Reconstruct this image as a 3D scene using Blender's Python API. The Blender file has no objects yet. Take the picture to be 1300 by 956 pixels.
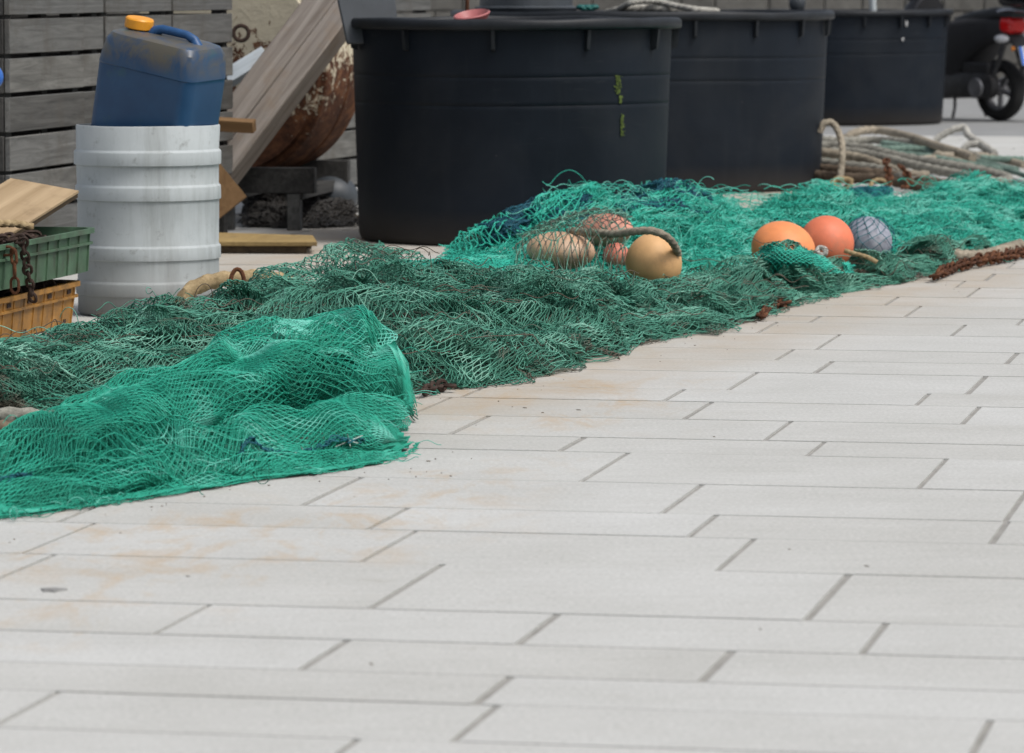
import bpy, bmesh, math, random
import numpy as np
from mathutils import Matrix, Vector, Euler

random.seed(11)
RNG = np.random.default_rng(11)
scene = bpy.context.scene
COL = scene.collection
R_ = math.radians

# ------------------------------------------------------------------ camera model (survey of the photograph)
FPX, CX, CY, YH, H = 5750.0, 650.0, 433.0, -20.0, 1.15
PITCH = math.atan((CY - YH) / FPX)
FW = np.array([0, math.cos(PITCH), -math.sin(PITCH)])
UP = np.array([0, math.sin(PITCH), math.cos(PITCH)])
RT = np.array([1.0, 0, 0])
PHI = R_(10.99)                                   # the quay's own axis, right of the view direction
VDIR = np.array([math.sin(PHI), math.cos(PHI)])   # along the quay
UDIR = np.array([math.cos(PHI), -math.sin(PHI)])  # across it

def ray(x, y):
    return FW + RT * ((x - CX) / FPX) + UP * ((CY - y) / FPX)
def gnd(x, y, z=0.0):
    d = ray(x, y)
    t = (z - H) / d[2]
    return np.array([d[0] * t, d[1] * t, z])
def at(x, y, Y):
    d = ray(x, y)
    t = Y / d[1]
    return np.array([d[0] * t, Y, H + d[2] * t])
def pt(x, y, yb=None):
    """a point seen at (x, y) that stands above the ground seen at row yb"""
    if yb is None:
        return gnd(x, y)
    return at(x, y, gnd(x, yb)[1])
def uv(p):
    return np.array([p[0] * UDIR[0] + p[1] * UDIR[1], p[0] * VDIR[0] + p[1] * VDIR[1]])
def xy(u, v):
    return UDIR * u + VDIR * v

cam = bpy.data.cameras.new('camera')
camo = bpy.data.objects.new('camera', cam)
COL.objects.link(camo)
camo.location = (0, 0, H)
camo.rotation_euler = (math.pi / 2 - PITCH, 0, 0)
cam.sensor_width = 36
cam.lens = FPX / 1300 * 36
cam.shift_y = -(478 - CY) / 1300
cam.clip_start = 0.1
cam.clip_end = 2000
cam.dof.use_dof = True
cam.dof.focus_distance = 13.2
cam.dof.aperture_fstop = 9.0
scene.camera = camo

# ------------------------------------------------------------------ light
SUN_EL, SUN_AZ = R_(58), R_(125)     # azimuth clockwise from +Y: behind and to the right
w = bpy.data.worlds.new('World')
scene.world = w
w.use_nodes = True
nt = w.node_tree
bg = nt.nodes['Background']
sky = nt.nodes.new('ShaderNodeTexSky')
sky.sky_type = 'NISHITA'
sky.sun_disc = False
sky.sun_elevation = SUN_EL
sky.sun_rotation = SUN_AZ
sky.dust_density = 5.0
sky.ozone_density = 1.0
hs = nt.nodes.new('ShaderNodeHueSaturation')
hs.inputs['Saturation'].default_value = 0.5
nt.links.new(sky.outputs[0], hs.inputs['Color'])
nt.links.new(hs.outputs[0], bg.inputs[0])
bg.inputs[1].default_value = 0.10
sl = bpy.data.lights.new('sun', 'SUN')
sl.energy = 1.5
sl.angle = R_(20)
sl.color = (1.0, 0.975, 0.935)
so = bpy.data.objects.new('sun', sl)
COL.objects.link(so)
sd = Vector((math.sin(SUN_AZ) * math.cos(SUN_EL), math.cos(SUN_AZ) * math.cos(SUN_EL), math.sin(SUN_EL)))
so.rotation_euler = sd.to_track_quat('Z', 'Y').to_euler()
scene.view_settings.view_transform = 'Standard'
scene.view_settings.look = 'None'
scene.view_settings.exposure = 0.49
scene.view_settings.gamma = 1
scene.render.engine = 'CYCLES'
scene.cycles.use_denoising = True
scene.cycles.max_bounces = 6
scene.cycles.diffuse_bounces = 4

# ------------------------------------------------------------------ materials
class NB:
    def __init__(self, name, rough=0.6, spec=0.4, metal=0.0):
        self.m = bpy.data.materials.new(name)
        self.m.use_nodes = True
        self.t = self.m.node_tree
        self.b = self.t.nodes['Principled BSDF']
        self.b.inputs['Roughness'].default_value = rough
        self.b.inputs['Specular IOR Level'].default_value = spec
        self.b.inputs['Metallic'].default_value = metal
    def n(self, kind, **kw):
        nd = self.t.nodes.new(kind)
        for k, v in kw.items():
            setattr(nd, k, v)
        return nd
    def l(self, a, b):
        self.t.links.new(a, b)
    def coord(self, scale=(1, 1, 1), island=False, kind='Object'):
        tc = self.n('ShaderNodeTexCoord')
        mp = self.n('ShaderNodeMapping')
        mp.inputs['Scale'].default_value = scale
        self.l(tc.outputs[kind], mp.inputs['Vector'])
        if island:
            ge = self.n('ShaderNodeNewGeometry')
            mu = self.n('ShaderNodeMath', operation='MULTIPLY')
            mu.inputs[1].default_value = 37.0
            self.l(ge.outputs['Random Per Island'], mu.inputs[0])
            cb = self.n('ShaderNodeCombineXYZ')
            self.l(mu.outputs[0], cb.inputs[0]); self.l(mu.outputs[0], cb.inputs[2])
            self.l(cb.outputs[0], mp.inputs['Location'])
        return mp.outputs[0]
    def noise(self, vec, scale=5, detail=6, rough=0.6, dist=0.0):
        nz = self.n('ShaderNodeTexNoise')
        nz.inputs['Scale'].default_value = scale
        nz.inputs['Detail'].default_value = detail
        nz.inputs['Roughness'].default_value = rough
        nz.inputs['Distortion'].default_value = dist
        if vec is not None:
            self.l(vec, nz.inputs['Vector'])
        return nz.outputs['Fac']
    def ramp(self, fac, stops):
        r = self.n('ShaderNodeValToRGB')
        e = r.color_ramp.elements
        while len(e) < len(stops):
            e.new(0.5)
        for q, (p, c) in zip(e, stops):
            q.position = p
            q.color = (*c, 1) if len(c) == 3 else c
        self.l(fac, r.inputs[0])
        return r.outputs[0]
    def mix(self, fac, a, b, mode='MIX'):
        m = self.n('ShaderNodeMix', data_type='RGBA', blend_type=mode)
        for sock, v in ((m.inputs[0], fac), (m.inputs[6], a), (m.inputs[7], b)):
            if isinstance(v, (int, float)):
                sock.default_value = v
            elif isinstance(v, tuple):
                sock.default_value = (*v, 1)
            else:
                self.l(v, sock)
        return m.outputs[2]
    def color(self, c):
        if isinstance(c, tuple):
            self.b.inputs['Base Color'].default_value = (*c, 1)
        else:
            self.l(c, self.b.inputs['Base Color'])
    def bump(self, h, strength=0.3, dist=0.01):
        bp = self.n('ShaderNodeBump')
        bp.inputs['Strength'].default_value = strength
        bp.inputs['Distance'].default_value = dist
        self.l(h, bp.inputs['Height'])
        self.l(bp.outputs[0], self.b.inputs['Normal'])

def g3(v, t=(1, 1, 1)):
    return (v * t[0], v * t[1], v * t[2])

def mat_plain(name, c, rough=0.55, var=0.25, scale=8, spec=0.4, metal=0.0, bump=0.0, dirt=None):
    k = NB(name, rough, spec, metal)
    v = k.coord()
    f = k.noise(v, scale, 6, 0.65)
    col = k.ramp(f, [(0.3, tuple(x * (1 - var) for x in c)), (0.7, tuple(x * (1 + var) for x in c))])
    if dirt:
        f2 = k.noise(v, scale * 0.45, 8, 0.7, 0.4)
        msk = k.ramp(f2, [(0.52, (0, 0, 0)), (0.68, (0.8, 0.8, 0.8))])
        col = k.mix(msk, col, dirt)
        f6 = k.noise(v, scale * 5, 5, 0.7)
        col = k.mix(k.ramp(f6, [(0.62, (0, 0, 0)), (0.72, (0.45, 0.45, 0.45))]), col, tuple(0.5 * x + 0.1 for x in dirt))
    k.color(col)
    if bump:
        k.bump(k.noise(v, scale * 6, 4), bump, 0.004)
    return k.m

def mat_wood(name, dark, light, rough=0.8, warm=None, along=1, grain=1.0):
    k = NB(name, rough, 0.2)
    sc = [26 * grain, 26 * grain, 26 * grain]
    sc[along] = 1.6 * grain
    v = k.coord(tuple(sc), island=True)
    f = k.noise(v, 1.0, 8, 0.68, 1.2)
    col = k.ramp(f, [(0.28, dark), (0.5, tuple((a + b) / 2 for a, b in zip(dark, light))), (0.72, light)])
    ge = k.n('ShaderNodeNewGeometry')
    rr = k.ramp(ge.outputs['Random Per Island'], [(0.0, (0.68, 0.67, 0.66)), (0.5, (0.95, 0.96, 0.98)), (1.0, (1.22, 1.2, 1.16))])
    col = k.mix(1.0, col, rr, 'MULTIPLY')
    v2 = k.coord()
    f2 = k.noise(v2, 3.3, 6, 0.7)
    if warm:
        col = k.mix(k.ramp(f2, [(0.5, (0, 0, 0)), (0.72, (0.7, 0.7, 0.7))]), col, warm)
    k.color(col)
    k.bump(f, 0.5, 0.004)
    return k.m

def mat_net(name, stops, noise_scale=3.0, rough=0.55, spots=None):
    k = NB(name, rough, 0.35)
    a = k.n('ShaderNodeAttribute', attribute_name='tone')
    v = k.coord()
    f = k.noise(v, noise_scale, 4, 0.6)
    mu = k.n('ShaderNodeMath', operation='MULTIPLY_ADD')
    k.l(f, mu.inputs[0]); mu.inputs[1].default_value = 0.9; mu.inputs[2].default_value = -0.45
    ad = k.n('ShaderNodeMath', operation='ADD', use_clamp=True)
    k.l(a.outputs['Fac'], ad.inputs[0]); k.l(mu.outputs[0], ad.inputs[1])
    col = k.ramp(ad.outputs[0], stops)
    if spots:
        f2 = k.noise(v, 22, 3, 0.6)
        col = k.mix(k.ramp(f2, [(0.6, (0, 0, 0)), (0.7, (0.85, 0.85, 0.85))]), col, spots)
    k.color(col)
    return k.m

def mat_rope(name, dark, light, rough=0.9):
    k = NB(name, rough, 0.15)
    v = k.coord()
    f = k.noise(v, 45, 5, 0.7)
    f2 = k.noise(v, 5, 4, 0.6)
    col = k.ramp(f, [(0.3, dark), (0.7, light)])
    col = k.mix(k.ramp(f2, [(0.45, (0, 0, 0)), (0.75, (0.6, 0.6, 0.6))]), col, tuple(x * 0.45 for x in dark))
    k.color(col)
    k.bump(f, 0.6, 0.004)
    return k.m

def mat_rust(name='rusty_steel', paint=None, cover=0.5):
    k = NB(name, 0.85, 0.25)
    v = k.coord()
    f = k.noise(v, 14, 8, 0.75)
    col = k.ramp(f, [(0.3, (0.018, 0.009, 0.006)), (0.5, (0.085, 0.033, 0.016)), (0.7, (0.21, 0.09, 0.04))])
    if paint:
        f2 = k.noise(v, 22, 8, 0.72, 0.5)
        f3 = k.noise(v, 2.2, 3, 0.5)
        sp = k.n('ShaderNodeSeparateXYZ'); k.l(v, sp.inputs[0])
        m1 = k.n('ShaderNodeMath', operation='MULTIPLY_ADD'); k.l(sp.outputs[2], m1.inputs[0]); m1.inputs[1].default_value = 0.62; m1.inputs[2].default_value = cover
        m2 = k.n('ShaderNodeMath', operation='MULTIPLY_ADD'); k.l(f3, m2.inputs[0]); m2.inputs[1].default_value = 0.5; k.l(m1.outputs[0], m2.inputs[2])
        m3 = k.n('ShaderNodeMath', operation='ADD'); k.l(f2, m3.inputs[0]); k.l(m2.outputs[0], m3.inputs[1])
        msk = k.ramp(m3.outputs[0], [(0.97, (0, 0, 0)), (1.0, (1, 1, 1))])
        m3.use_clamp = False
        m4 = k.n('ShaderNodeMath', operation='SUBTRACT', use_clamp=True); k.l(m3.outputs[0], m4.inputs[0]); m4.inputs[1].default_value = 0.0
        col = k.mix(msk, col, paint)
    k.color(col)
    k.bump(f, 0.9, 0.012)
    return k.m

M = {}
# paving: pale granite, per-slab tone, fine grain, ochre stains
k = NB('pale_granite', 0.75, 0.25)
v = k.coord()
a = k.n('ShaderNodeAttribute', attribute_name='tone')
base = k.ramp(a.outputs['Fac'], [(0.0, (0.455, 0.456, 0.44)), (0.5, (0.474, 0.477, 0.463)), (1.0, (0.49, 0.495, 0.485))])
grain = k.noise(v, 95, 4, 0.75)
base = k.mix(1.0, base, k.ramp(grain, [(0.25, (0.74, 0.74, 0.74)), (0.75, (1.18, 1.18, 1.18))]), 'MULTIPLY')
cloud = k.noise(v, 1.6, 7, 0.65)
base = k.mix(1.0, base, k.ramp(cloud, [(0.3, (0.90, 0.895, 0.88)), (0.7, (1.05, 1.05, 1.05))]), 'MULTIPLY')
mp2 = k.n('ShaderNodeMapping'); mp2.inputs['Rotation'].default_value = (0, 0, -R_(20)); mp2.inputs['Scale'].default_value = (1.0, 0.42, 1.0)
k.l(v, mp2.inputs['Vector'])
st = k.noise(mp2.outputs[0], 5.5, 9, 0.74, 0.5)
zone = k.n('ShaderNodeAttribute', attribute_name='stain')
stm = k.n('ShaderNodeMath', operation='MULTIPLY', use_clamp=True)
k.l(k.ramp(st, [(0.50, (0, 0, 0)), (0.68, (1, 1, 1))]), stm.inputs[0]); k.l(zone.outputs['Fac'], stm.inputs[1])
base = k.mix(stm.outputs[0], base, (0.42, 0.29, 0.155))
zone2 = k.n('ShaderNodeAttribute', attribute_name='silt')
szm = k.n('ShaderNodeMath', operation='MULTIPLY', use_clamp=True)
k.l(k.ramp(k.noise(v, 3.0, 6, 0.65), [(0.25, (0.25, 0.25, 0.25)), (0.7, (1, 1, 1))]), szm.inputs[0]); k.l(zone2.outputs['Fac'], szm.inputs[1])
base = k.mix(szm.outputs[0], base, (0.36, 0.285, 0.20))
mps = k.n('ShaderNodeMapping'); mps.inputs['Rotation'].default_value = (0, 0, PHI); mps.inputs['Scale'].default_value = (4.0, 55.0, 1.0)
k.l(v, mps.inputs['Vector'])
base = k.mix(1.0, base, k.ramp(k.noise(mps.outputs[0], 1.0, 5, 0.7), [(0.25, (0.91, 0.91, 0.905)), (0.75, (1.06, 1.06, 1.06))]), 'MULTIPLY')
mid = k.noise(v, 9, 6, 0.7, 0.5)
base = k.mix(k.ramp(mid, [(0.6, (0, 0, 0)), (0.78, (0.28, 0.28, 0.28))]), base, (0.30, 0.275, 0.235))
speck = k.noise(v, 30, 3, 0.5)
base = k.mix(k.ramp(speck, [(0.76, (0, 0, 0)), (0.79, (0.35, 0.35, 0.35))]), base, (0.15, 0.13, 0.11))
k.color(base)
k.bump(grain, 0.12, 0.002)
M['slab'] = k.m
M['joint'] = mat_plain('grey_mortar', (0.275, 0.27, 0.255), 0.95, 0.18, 9, 0.1, bump=0.2)
M['asphalt'] = mat_plain('worn_concrete', (0.23, 0.235, 0.235), 0.9, 0.15, 3, 0.2)
M['asphalt_dark'] = mat_plain('drain_channel', (0.07, 0.07, 0.07), 0.9, 0.2, 3, 0.2)
M['joint_line'] = M['joint']

k = NB('black_polyethylene', 0.5, 0.16)
v = k.coord()
f = k.noise(v, 2.2, 7, 0.62)
col = k.ramp(f, [(0.3, (0.0050, 0.0080, 0.0128)), (0.7, (0.0095, 0.0142, 0.0218))])
mp = k.n('ShaderNodeMapping'); mp.inputs['Scale'].default_value = (14, 14, 1.2); k.l(v, mp.inputs['Vector'])
f2 = k.noise(mp.outputs[0], 1.0, 5, 0.6)
col = k.mix(k.ramp(f2, [(0.56, (0, 0, 0)), (0.8, (0.3, 0.3, 0.3))]), col, (0.028, 0.032, 0.036))
sc = k.noise(v, 60, 3, 0.5)
col = k.mix(k.ramp(sc, [(0.75, (0, 0, 0)), (0.8, (0.5, 0.5, 0.5))]), col, (0.1, 0.1, 0.1))
mpq = k.n('ShaderNodeMapping'); mpq.inputs['Scale'].default_value = (5, 5, 48); mpq.inputs['Rotation'].default_value = (0.12, 0.1, 0); k.l(v, mpq.inputs['Vector'])
col = k.mix(k.ramp(k.noise(mpq.outputs[0], 1.0, 7, 0.75), [(0.60, (0, 0, 0)), (0.74, (0.5, 0.5, 0.5))]), col, (0.035, 0.039, 0.043))
col = k.mix(k.ramp(k.noise(v, 1.3, 6, 0.6, 0.6), [(0.5, (0, 0, 0)), (0.75, (0.4, 0.4, 0.4))]), col, (0.03, 0.033, 0.036))
spz = k.n('ShaderNodeSeparateXYZ'); k.l(v, spz.inputs[0])
fz = k.ramp(spz.outputs[2], [(0.0, (0.55, 0.55, 0.55)), (0.16, (0, 0, 0))])
col = k.mix(fz, col, (0.06, 0.05, 0.04))
k.color(col)
rr = k.ramp(f, [(0.3, (0.5, 0.5, 0.5)), (0.7, (0.66, 0.66, 0.66))])
k.l(rr, k.b.inputs['Roughness'])
k.bump(k.noise(v, 7, 3, 0.5), 0.08, 0.02)
M['black_plastic'] = k.m
M['tub_rim'] = mat_plain('black_polyethylene_rim', (0.012, 0.0145, 0.018), 0.5, 0.35, 6, 0.3)

k = NB('pale_grey_plastic', 0.62, 0.2)
v = k.coord()
f = k.noise(v, 5, 7, 0.7)
col = k.ramp(f, [(0.3, (0.385, 0.42, 0.432)), (0.7, (0.46, 0.495, 0.505))])
mp = k.n('ShaderNodeMapping'); mp.inputs['Scale'].default_value = (9, 9, 1.1); k.l(v, mp.inputs['Vector'])
f2 = k.noise(mp.outputs[0], 1.3, 6, 0.7)
col = k.mix(k.ramp(f2, [(0.5, (0, 0, 0)), (0.75, (0.45, 0.45, 0.45))]), col, (0.16, 0.165, 0.15))
f4 = k.noise(v, 16, 8, 0.75)
col = k.mix(k.ramp(f4, [(0.58, (0, 0, 0)), (0.72, (0.55, 0.55, 0.55))]), col, (0.12, 0.115, 0.095))
spz = k.n('ShaderNodeSeparateXYZ'); k.l(v, spz.inputs[0])
col = k.mix(k.ramp(spz.outputs[2], [(0.0, (0.75, 0.75, 0.75)), (0.22, (0.0, 0.0, 0.0))]), col, (0.13, 0.12, 0.105))
k.color(col)
M['drum_plastic'] = k.m

k = NB('blue_polyethylene', 0.38, 0.45)
v = k.coord()
f = k.noise(v, 4, 6, 0.65)
col = k.ramp(f, [(0.3, (0.008, 0.040, 0.105)), (0.7, (0.018, 0.074, 0.165))])
spz = k.n('ShaderNodeSeparateXYZ'); k.l(v, spz.inputs[0])
f3 = k.noise(v, 9, 7, 0.7, 0.5)
mm = k.n('ShaderNodeMath', operation='MULTIPLY', use_clamp=True)
k.l(k.ramp(spz.outputs[2], [(0.28, (0, 0, 0)), (0.34, (1, 1, 1)), (0.40, (1, 1, 1)), (0.44, (0.2, 0.2, 0.2))]), mm.inputs[0])
k.l(k.ramp(f3, [(0.38, (0.1, 0.1, 0.1)), (0.56, (0.95, 0.95, 0.95))]), mm.inputs[1])
col = k.mix(mm.outputs[0], col, (0.095, 0.085, 0.062))
f5 = k.noise(v, 7, 6, 0.7)
col = k.mix(k.ramp(f5, [(0.58, (0, 0, 0)), (0.7, (0.6, 0.6, 0.6))]), col, (0.03, 0.085, 0.085))
k.color(col)
M['blue_plastic'] = k.m
M['blue_handle'] = mat_plain('blue_handle_plastic', (0.016, 0.065, 0.17), 0.45, 0.3, 14)
M['orange_cap'] = mat_plain('orange_cap_plastic', (0.72, 0.30, 0.02), 0.4, 0.12, 30)
M['green_plastic'] = mat_plain('faded_green_plastic', (0.065, 0.125, 0.075), 0.55, 0.3, 12, dirt=(0.05, 0.05, 0.035))
M['yellow_plastic'] = mat_plain('dirty_yellow_plastic', (0.30, 0.145, 0.028), 0.55, 0.3, 12, dirt=(0.10, 0.06, 0.028))
M['grey_wood'] = mat_wood('weathered_grey_wood', (0.060, 0.060, 0.058), (0.165, 0.165, 0.158), warm=(0.075, 0.066, 0.055))
M['grey_wood_dark'] = mat_wood('dark_weathered_wood', (0.022, 0.022, 0.022), (0.07, 0.068, 0.064))
M['light_wood'] = mat_wood('bleached_timber', (0.15, 0.125, 0.105), (0.36, 0.325, 0.29), warm=(0.24, 0.17, 0.11))
M['plywood'] = mat_wood('stained_plywood', (0.25, 0.175, 0.095), (0.44, 0.33, 0.205), warm=(0.15, 0.10, 0.06), grain=0.5)
M['plywood_brown'] = mat_wood('brown_plywood', (0.15, 0.085, 0.04), (0.27, 0.165, 0.08), grain=0.5)
M['plywood_yellow'] = mat_wood('yellow_shuttering_board', (0.20, 0.14, 0.06), (0.33, 0.24, 0.105), warm=(0.12, 0.09, 0.06), grain=0.5)
M['ply_edge'] = mat_wood('dark_board_edge', (0.03, 0.022, 0.015), (0.11, 0.08, 0.05))
M['painted_wood'] = mat_wood('pale_blue_painted_wood', (0.32, 0.36, 0.39), (0.5, 0.55, 0.58), warm=(0.3, 0.25, 0.21))
M['rust'] = mat_rust('rusty_steel')
M['rust_dark'] = mat_plain('dark_rusted_iron', (0.042, 0.026, 0.02), 0.85, 0.5, 40, 0.3)
M['rust_paint'] = mat_rust('rusty_cream_paint', (0.50, 0.45, 0.34), -0.09)
M['rope_beige'] = mat_rope('beige_rope', (0.17, 0.145, 0.11), (0.40, 0.355, 0.28))
M['rope_grey'] = mat_rope('grey_rope', (0.12, 0.118, 0.10), (0.33, 0.32, 0.28))
M['rope_white'] = mat_rope('whitish_rope', (0.26, 0.25, 0.22), (0.52, 0.51, 0.47))
M['rope_green'] = mat_rope('green_grey_rope', (0.075, 0.125, 0.105), (0.21, 0.29, 0.245))
M['rope_brown'] = mat_rope('muddy_brown_rope', (0.055, 0.042, 0.032), (0.19, 0.145, 0.105))
M['rope_tan'] = mat_rope('tan_rope', (0.20, 0.145, 0.075), (0.44, 0.34, 0.20))
M['float_tan'] = mat_plain('tan_float', (0.61, 0.36, 0.165), 0.6, 0.12, 11, dirt=(0.44, 0.25, 0.11))
M['float_peach'] = mat_plain('peach_float', (0.72, 0.46, 0.30), 0.5, 0.12, 11, dirt=(0.6, 0.52, 0.42))
M['float_orange'] = mat_plain('orange_float', (0.72, 0.25, 0.09), 0.55, 0.14, 11, dirt=(0.52, 0.2, 0.1))
M['float_red'] = mat_plain('coral_red_float', (0.64, 0.17, 0.085), 0.55, 0.14, 11, dirt=(0.46, 0.17, 0.10))
M['float_dull'] = mat_plain('dull_red_float', (0.50, 0.16, 0.11), 0.6, 0.2, 11, dirt=(0.42, 0.24, 0.17))
M['float_pink'] = mat_plain('faded_pink_float', (0.60, 0.27, 0.20), 0.6, 0.2, 11, dirt=(0.5, 0.34, 0.26))
M['float_grey'] = mat_plain('grey_violet_float', (0.26, 0.275, 0.33), 0.6, 0.2, 14, dirt=(0.38, 0.38, 0.41))
M['float_blue'] = mat_plain('blue_float', (0.03, 0.12, 0.42), 0.4, 0.15, 11)
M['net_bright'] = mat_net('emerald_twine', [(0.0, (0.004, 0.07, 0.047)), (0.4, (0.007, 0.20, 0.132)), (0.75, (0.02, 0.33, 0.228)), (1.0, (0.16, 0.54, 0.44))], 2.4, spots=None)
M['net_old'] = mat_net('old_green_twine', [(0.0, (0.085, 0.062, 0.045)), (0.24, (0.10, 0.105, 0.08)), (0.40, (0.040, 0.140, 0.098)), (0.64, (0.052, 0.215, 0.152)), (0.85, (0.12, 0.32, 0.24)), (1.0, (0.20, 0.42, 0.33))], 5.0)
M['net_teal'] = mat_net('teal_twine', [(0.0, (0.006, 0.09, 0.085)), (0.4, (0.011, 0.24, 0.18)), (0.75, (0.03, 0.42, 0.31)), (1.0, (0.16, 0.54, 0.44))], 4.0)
M['net_blue'] = mat_net('dark_blue_twine', [(0.0, (0.004, 0.04, 0.07)), (0.5, (0.006, 0.085, 0.12)), (1.0, (0.01, 0.18, 0.19))], 4.0)
M['net_white'] = mat_net('pale_twine', [(0.0, (0.25, 0.42, 0.36)), (1.0, (0.5, 0.55, 0.5))], 4.0)
M['net_black'] = mat_net('black_twine', [(0.0, (0.01, 0.01, 0.01)), (1.0, (0.05, 0.045, 0.04))], 4.0)
M['grit'] = mat_plain('grit', (0.17, 0.145, 0.115), 0.9, 0.6, 25, 0.2)
M['gum'] = mat_plain('old_gum', (0.20, 0.20, 0.195), 0.8, 0.3, 60, 0.2)
M['moss'] = mat_plain('yellow_green_growth', (0.085, 0.12, 0.025), 0.9, 0.5, 60)
M['paint_white'] = mat_plain('white_paint_drip', (0.55, 0.55, 0.55), 0.6, 0.1, 10)
M['pink_plastic'] = mat_plain('faded_pink_plastic', (0.36, 0.12, 0.12), 0.5, 0.2, 9)
M['pvc'] = mat_plain('pale_pvc', (0.42, 0.46, 0.48), 0.45, 0.1, 9)
M['slate_plastic'] = mat_plain('slate_grey_plastic', (0.045, 0.053, 0.062), 0.5, 0.2, 7)
M['tyre'] = mat_plain('tyre_rubber', (0.013, 0.013, 0.013), 0.8, 0.2, 20)
M['gloss_black'] = mat_plain('black_paint', (0.012, 0.012, 0.014), 0.25, 0.1, 9, 0.5)
M['matt_black'] = mat_plain('matt_black_plastic', (0.016, 0.016, 0.018), 0.6, 0.2, 9)
M['seat_vinyl'] = mat_plain('seat_vinyl', (0.025, 0.028, 0.032), 0.5, 0.15, 9)
M['alu'] = mat_plain('dull_aluminium', (0.22, 0.22, 0.23), 0.45, 0.25, 14, metal=0.7)
M['engine'] = mat_plain('oily_engine_casing', (0.05, 0.05, 0.052), 0.5, 0.4, 14, metal=0.4)
M['chrome'] = mat_plain('chrome_strip', (0.5, 0.5, 0.52), 0.25, 0.05, 9, metal=0.9)
M['lens_red'] = mat_plain('red_lens', (0.55, 0.012, 0.012), 0.15, 0.15, 20, 0.6)
M['lens_clear'] = mat_plain('clear_lens', (0.62, 0.63, 0.65), 0.12, 0.1, 25, 0.6)
M['lens_amber'] = mat_plain('amber_lens', (0.75, 0.24, 0.02), 0.2, 0.1, 25, 0.6)
M['plate_white'] = mat_plain('plate_white', (0.72, 0.74, 0.75), 0.4, 0.03, 9)
M['plate_blue'] = mat_plain('plate_blue', (0.02, 0.12, 0.5), 0.4, 0.03, 9)
M['ink'] = mat_plain('plate_ink', (0.02, 0.02, 0.025), 0.5, 0.05, 9)
# back wall: grey ashlar
k = NB('grey_ashlar', 0.9, 0.15)
v = k.coord()
ge = k.n('ShaderNodeNewGeometry')
f = k.noise(v, 5, 8, 0.7)
col = k.ramp(f, [(0.3, (0.115, 0.11, 0.10)), (0.7, (0.19, 0.183, 0.165))])
col = k.mix(1.0, col, k.ramp(ge.outputs['Random Per Island'], [(0, (0.85, 0.85, 0.85)), (1, (1.12, 1.12, 1.12))]), 'MULTIPLY')
k.color(col)
k.bump(f, 0.6, 0.02)
M['stone'] = k.m

# ------------------------------------------------------------------ mesh helpers
def rot_to(d, roll=0.0):
    d = Vector(d).normalized()
    return d.to_track_quat('Z', 'Y').to_matrix().to_4x4() @ Matrix.Rotation(roll, 4, 'Z')

class MB:
    def __init__(self):
        self.v = []; self.f = []; self.smooth = []
    def add(self, verts, faces, smooth=False, mat=None):
        o = len(self.v)
        for p in verts:
            p = Vector(p)
            if mat is not None:
                p = mat @ p
            self.v.append(tuple(p))
        for f in faces:
            self.f.append([i + o for i in f]); self.smooth.append(smooth)
        return self
    def box(self, c, s, mat=None, taper=1.0):
        x, y, z = [q / 2 for q in s]
        vs = [(c[0] + a * x * (taper if d > 0 else 1), c[1] + b * y * (taper if d > 0 else 1), c[2] + d * z) for d in (-1, 1) for b in (-1, 1) for a in (-1, 1)]
        fs = [(0, 2, 3, 1), (4, 5, 7, 6), (0, 1, 5, 4), (2, 6, 7, 3), (0, 4, 6, 2), (1, 3, 7, 5)]
        return self.add(vs, fs, False, mat)
    def rings(self, rings, close_start=True, close_end=True, smooth=True, mat=None, loop=False):
        n = len(rings[0])
        vs = [p for r in rings for p in r]
        fs = []
        m = len(rings)
        for i in range(m if loop else m - 1):
            for j in range(n):
                a, b = i * n + j, i * n + (j + 1) % n
                c, d = ((i + 1) % m) * n + (j + 1) % n, ((i + 1) % m) * n + j
                fs.append((a, b, c, d))
        if not loop:
            if close_start: fs.append(tuple(reversed(range(n))))
            if close_end: fs.append(tuple(range((m - 1) * n, m * n)))
        return self.add(vs, fs, smooth, mat)
    def lathe(self, prof, n=48, mat=None, wob=None, close_start=True, close_end=True):
        rs = []
        for (r, z) in prof:
            ring = []
            for j in range(n):
                t = 2 * math.pi * j / n
                dr, dz = wob(t, r, z) if wob else (0, 0)
                ring.append(((r + dr) * math.cos(t), (r + dr) * math.sin(t), z + dz))
            rs.append(ring)
        return self.rings(rs, close_start, close_end, True, mat)
    def tube(self, pts, rad, n=8, mat=None, closed=False):
        P = [Vector(p) for p in pts]
        rs = []
        prev = None
        for i, p in enumerate(P):
            a = P[i - 1] if (i > 0 or closed) else P[i]
            b = P[(i + 1) % len(P)] if (i < len(P) - 1 or closed) else P[i]
            d = (b - a).normalized()
            if prev is None:
                ref = Vector((0, 0, 1)) if abs(d.z) < 0.9 else Vector((1, 0, 0))
                s = d.cross(ref).normalized()
            else:
                s = (prev - d * prev.dot(d)).normalized()
            prev = s
            q = d.cross(s)
            r = rad[i] if hasattr(rad, '__len__') else rad
            rs.append([p + (s * math.cos(2 * math.pi * j / n) + q * math.sin(2 * math.pi * j / n)) * r for j in range(n)])
        return self.rings(rs, True, True, True, mat, loop=closed)
    def ball(self, c, r, n=28, m=16, mat=None, egg=0.0):
        rs = []
        for i in range(1, m):
            a = math.pi * i / m
            z = -math.cos(a)
            rr = math.sin(a) * (1 + egg * z)
            rs.append([(c[0] + r[0] * rr * math.cos(2 * math.pi * j / n), c[1] + r[1] * rr * math.sin(2 * math.pi * j / n), c[2] + r[2] * z) for j in range(n)])
        return self.rings(rs, True, True, True, mat)

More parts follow.
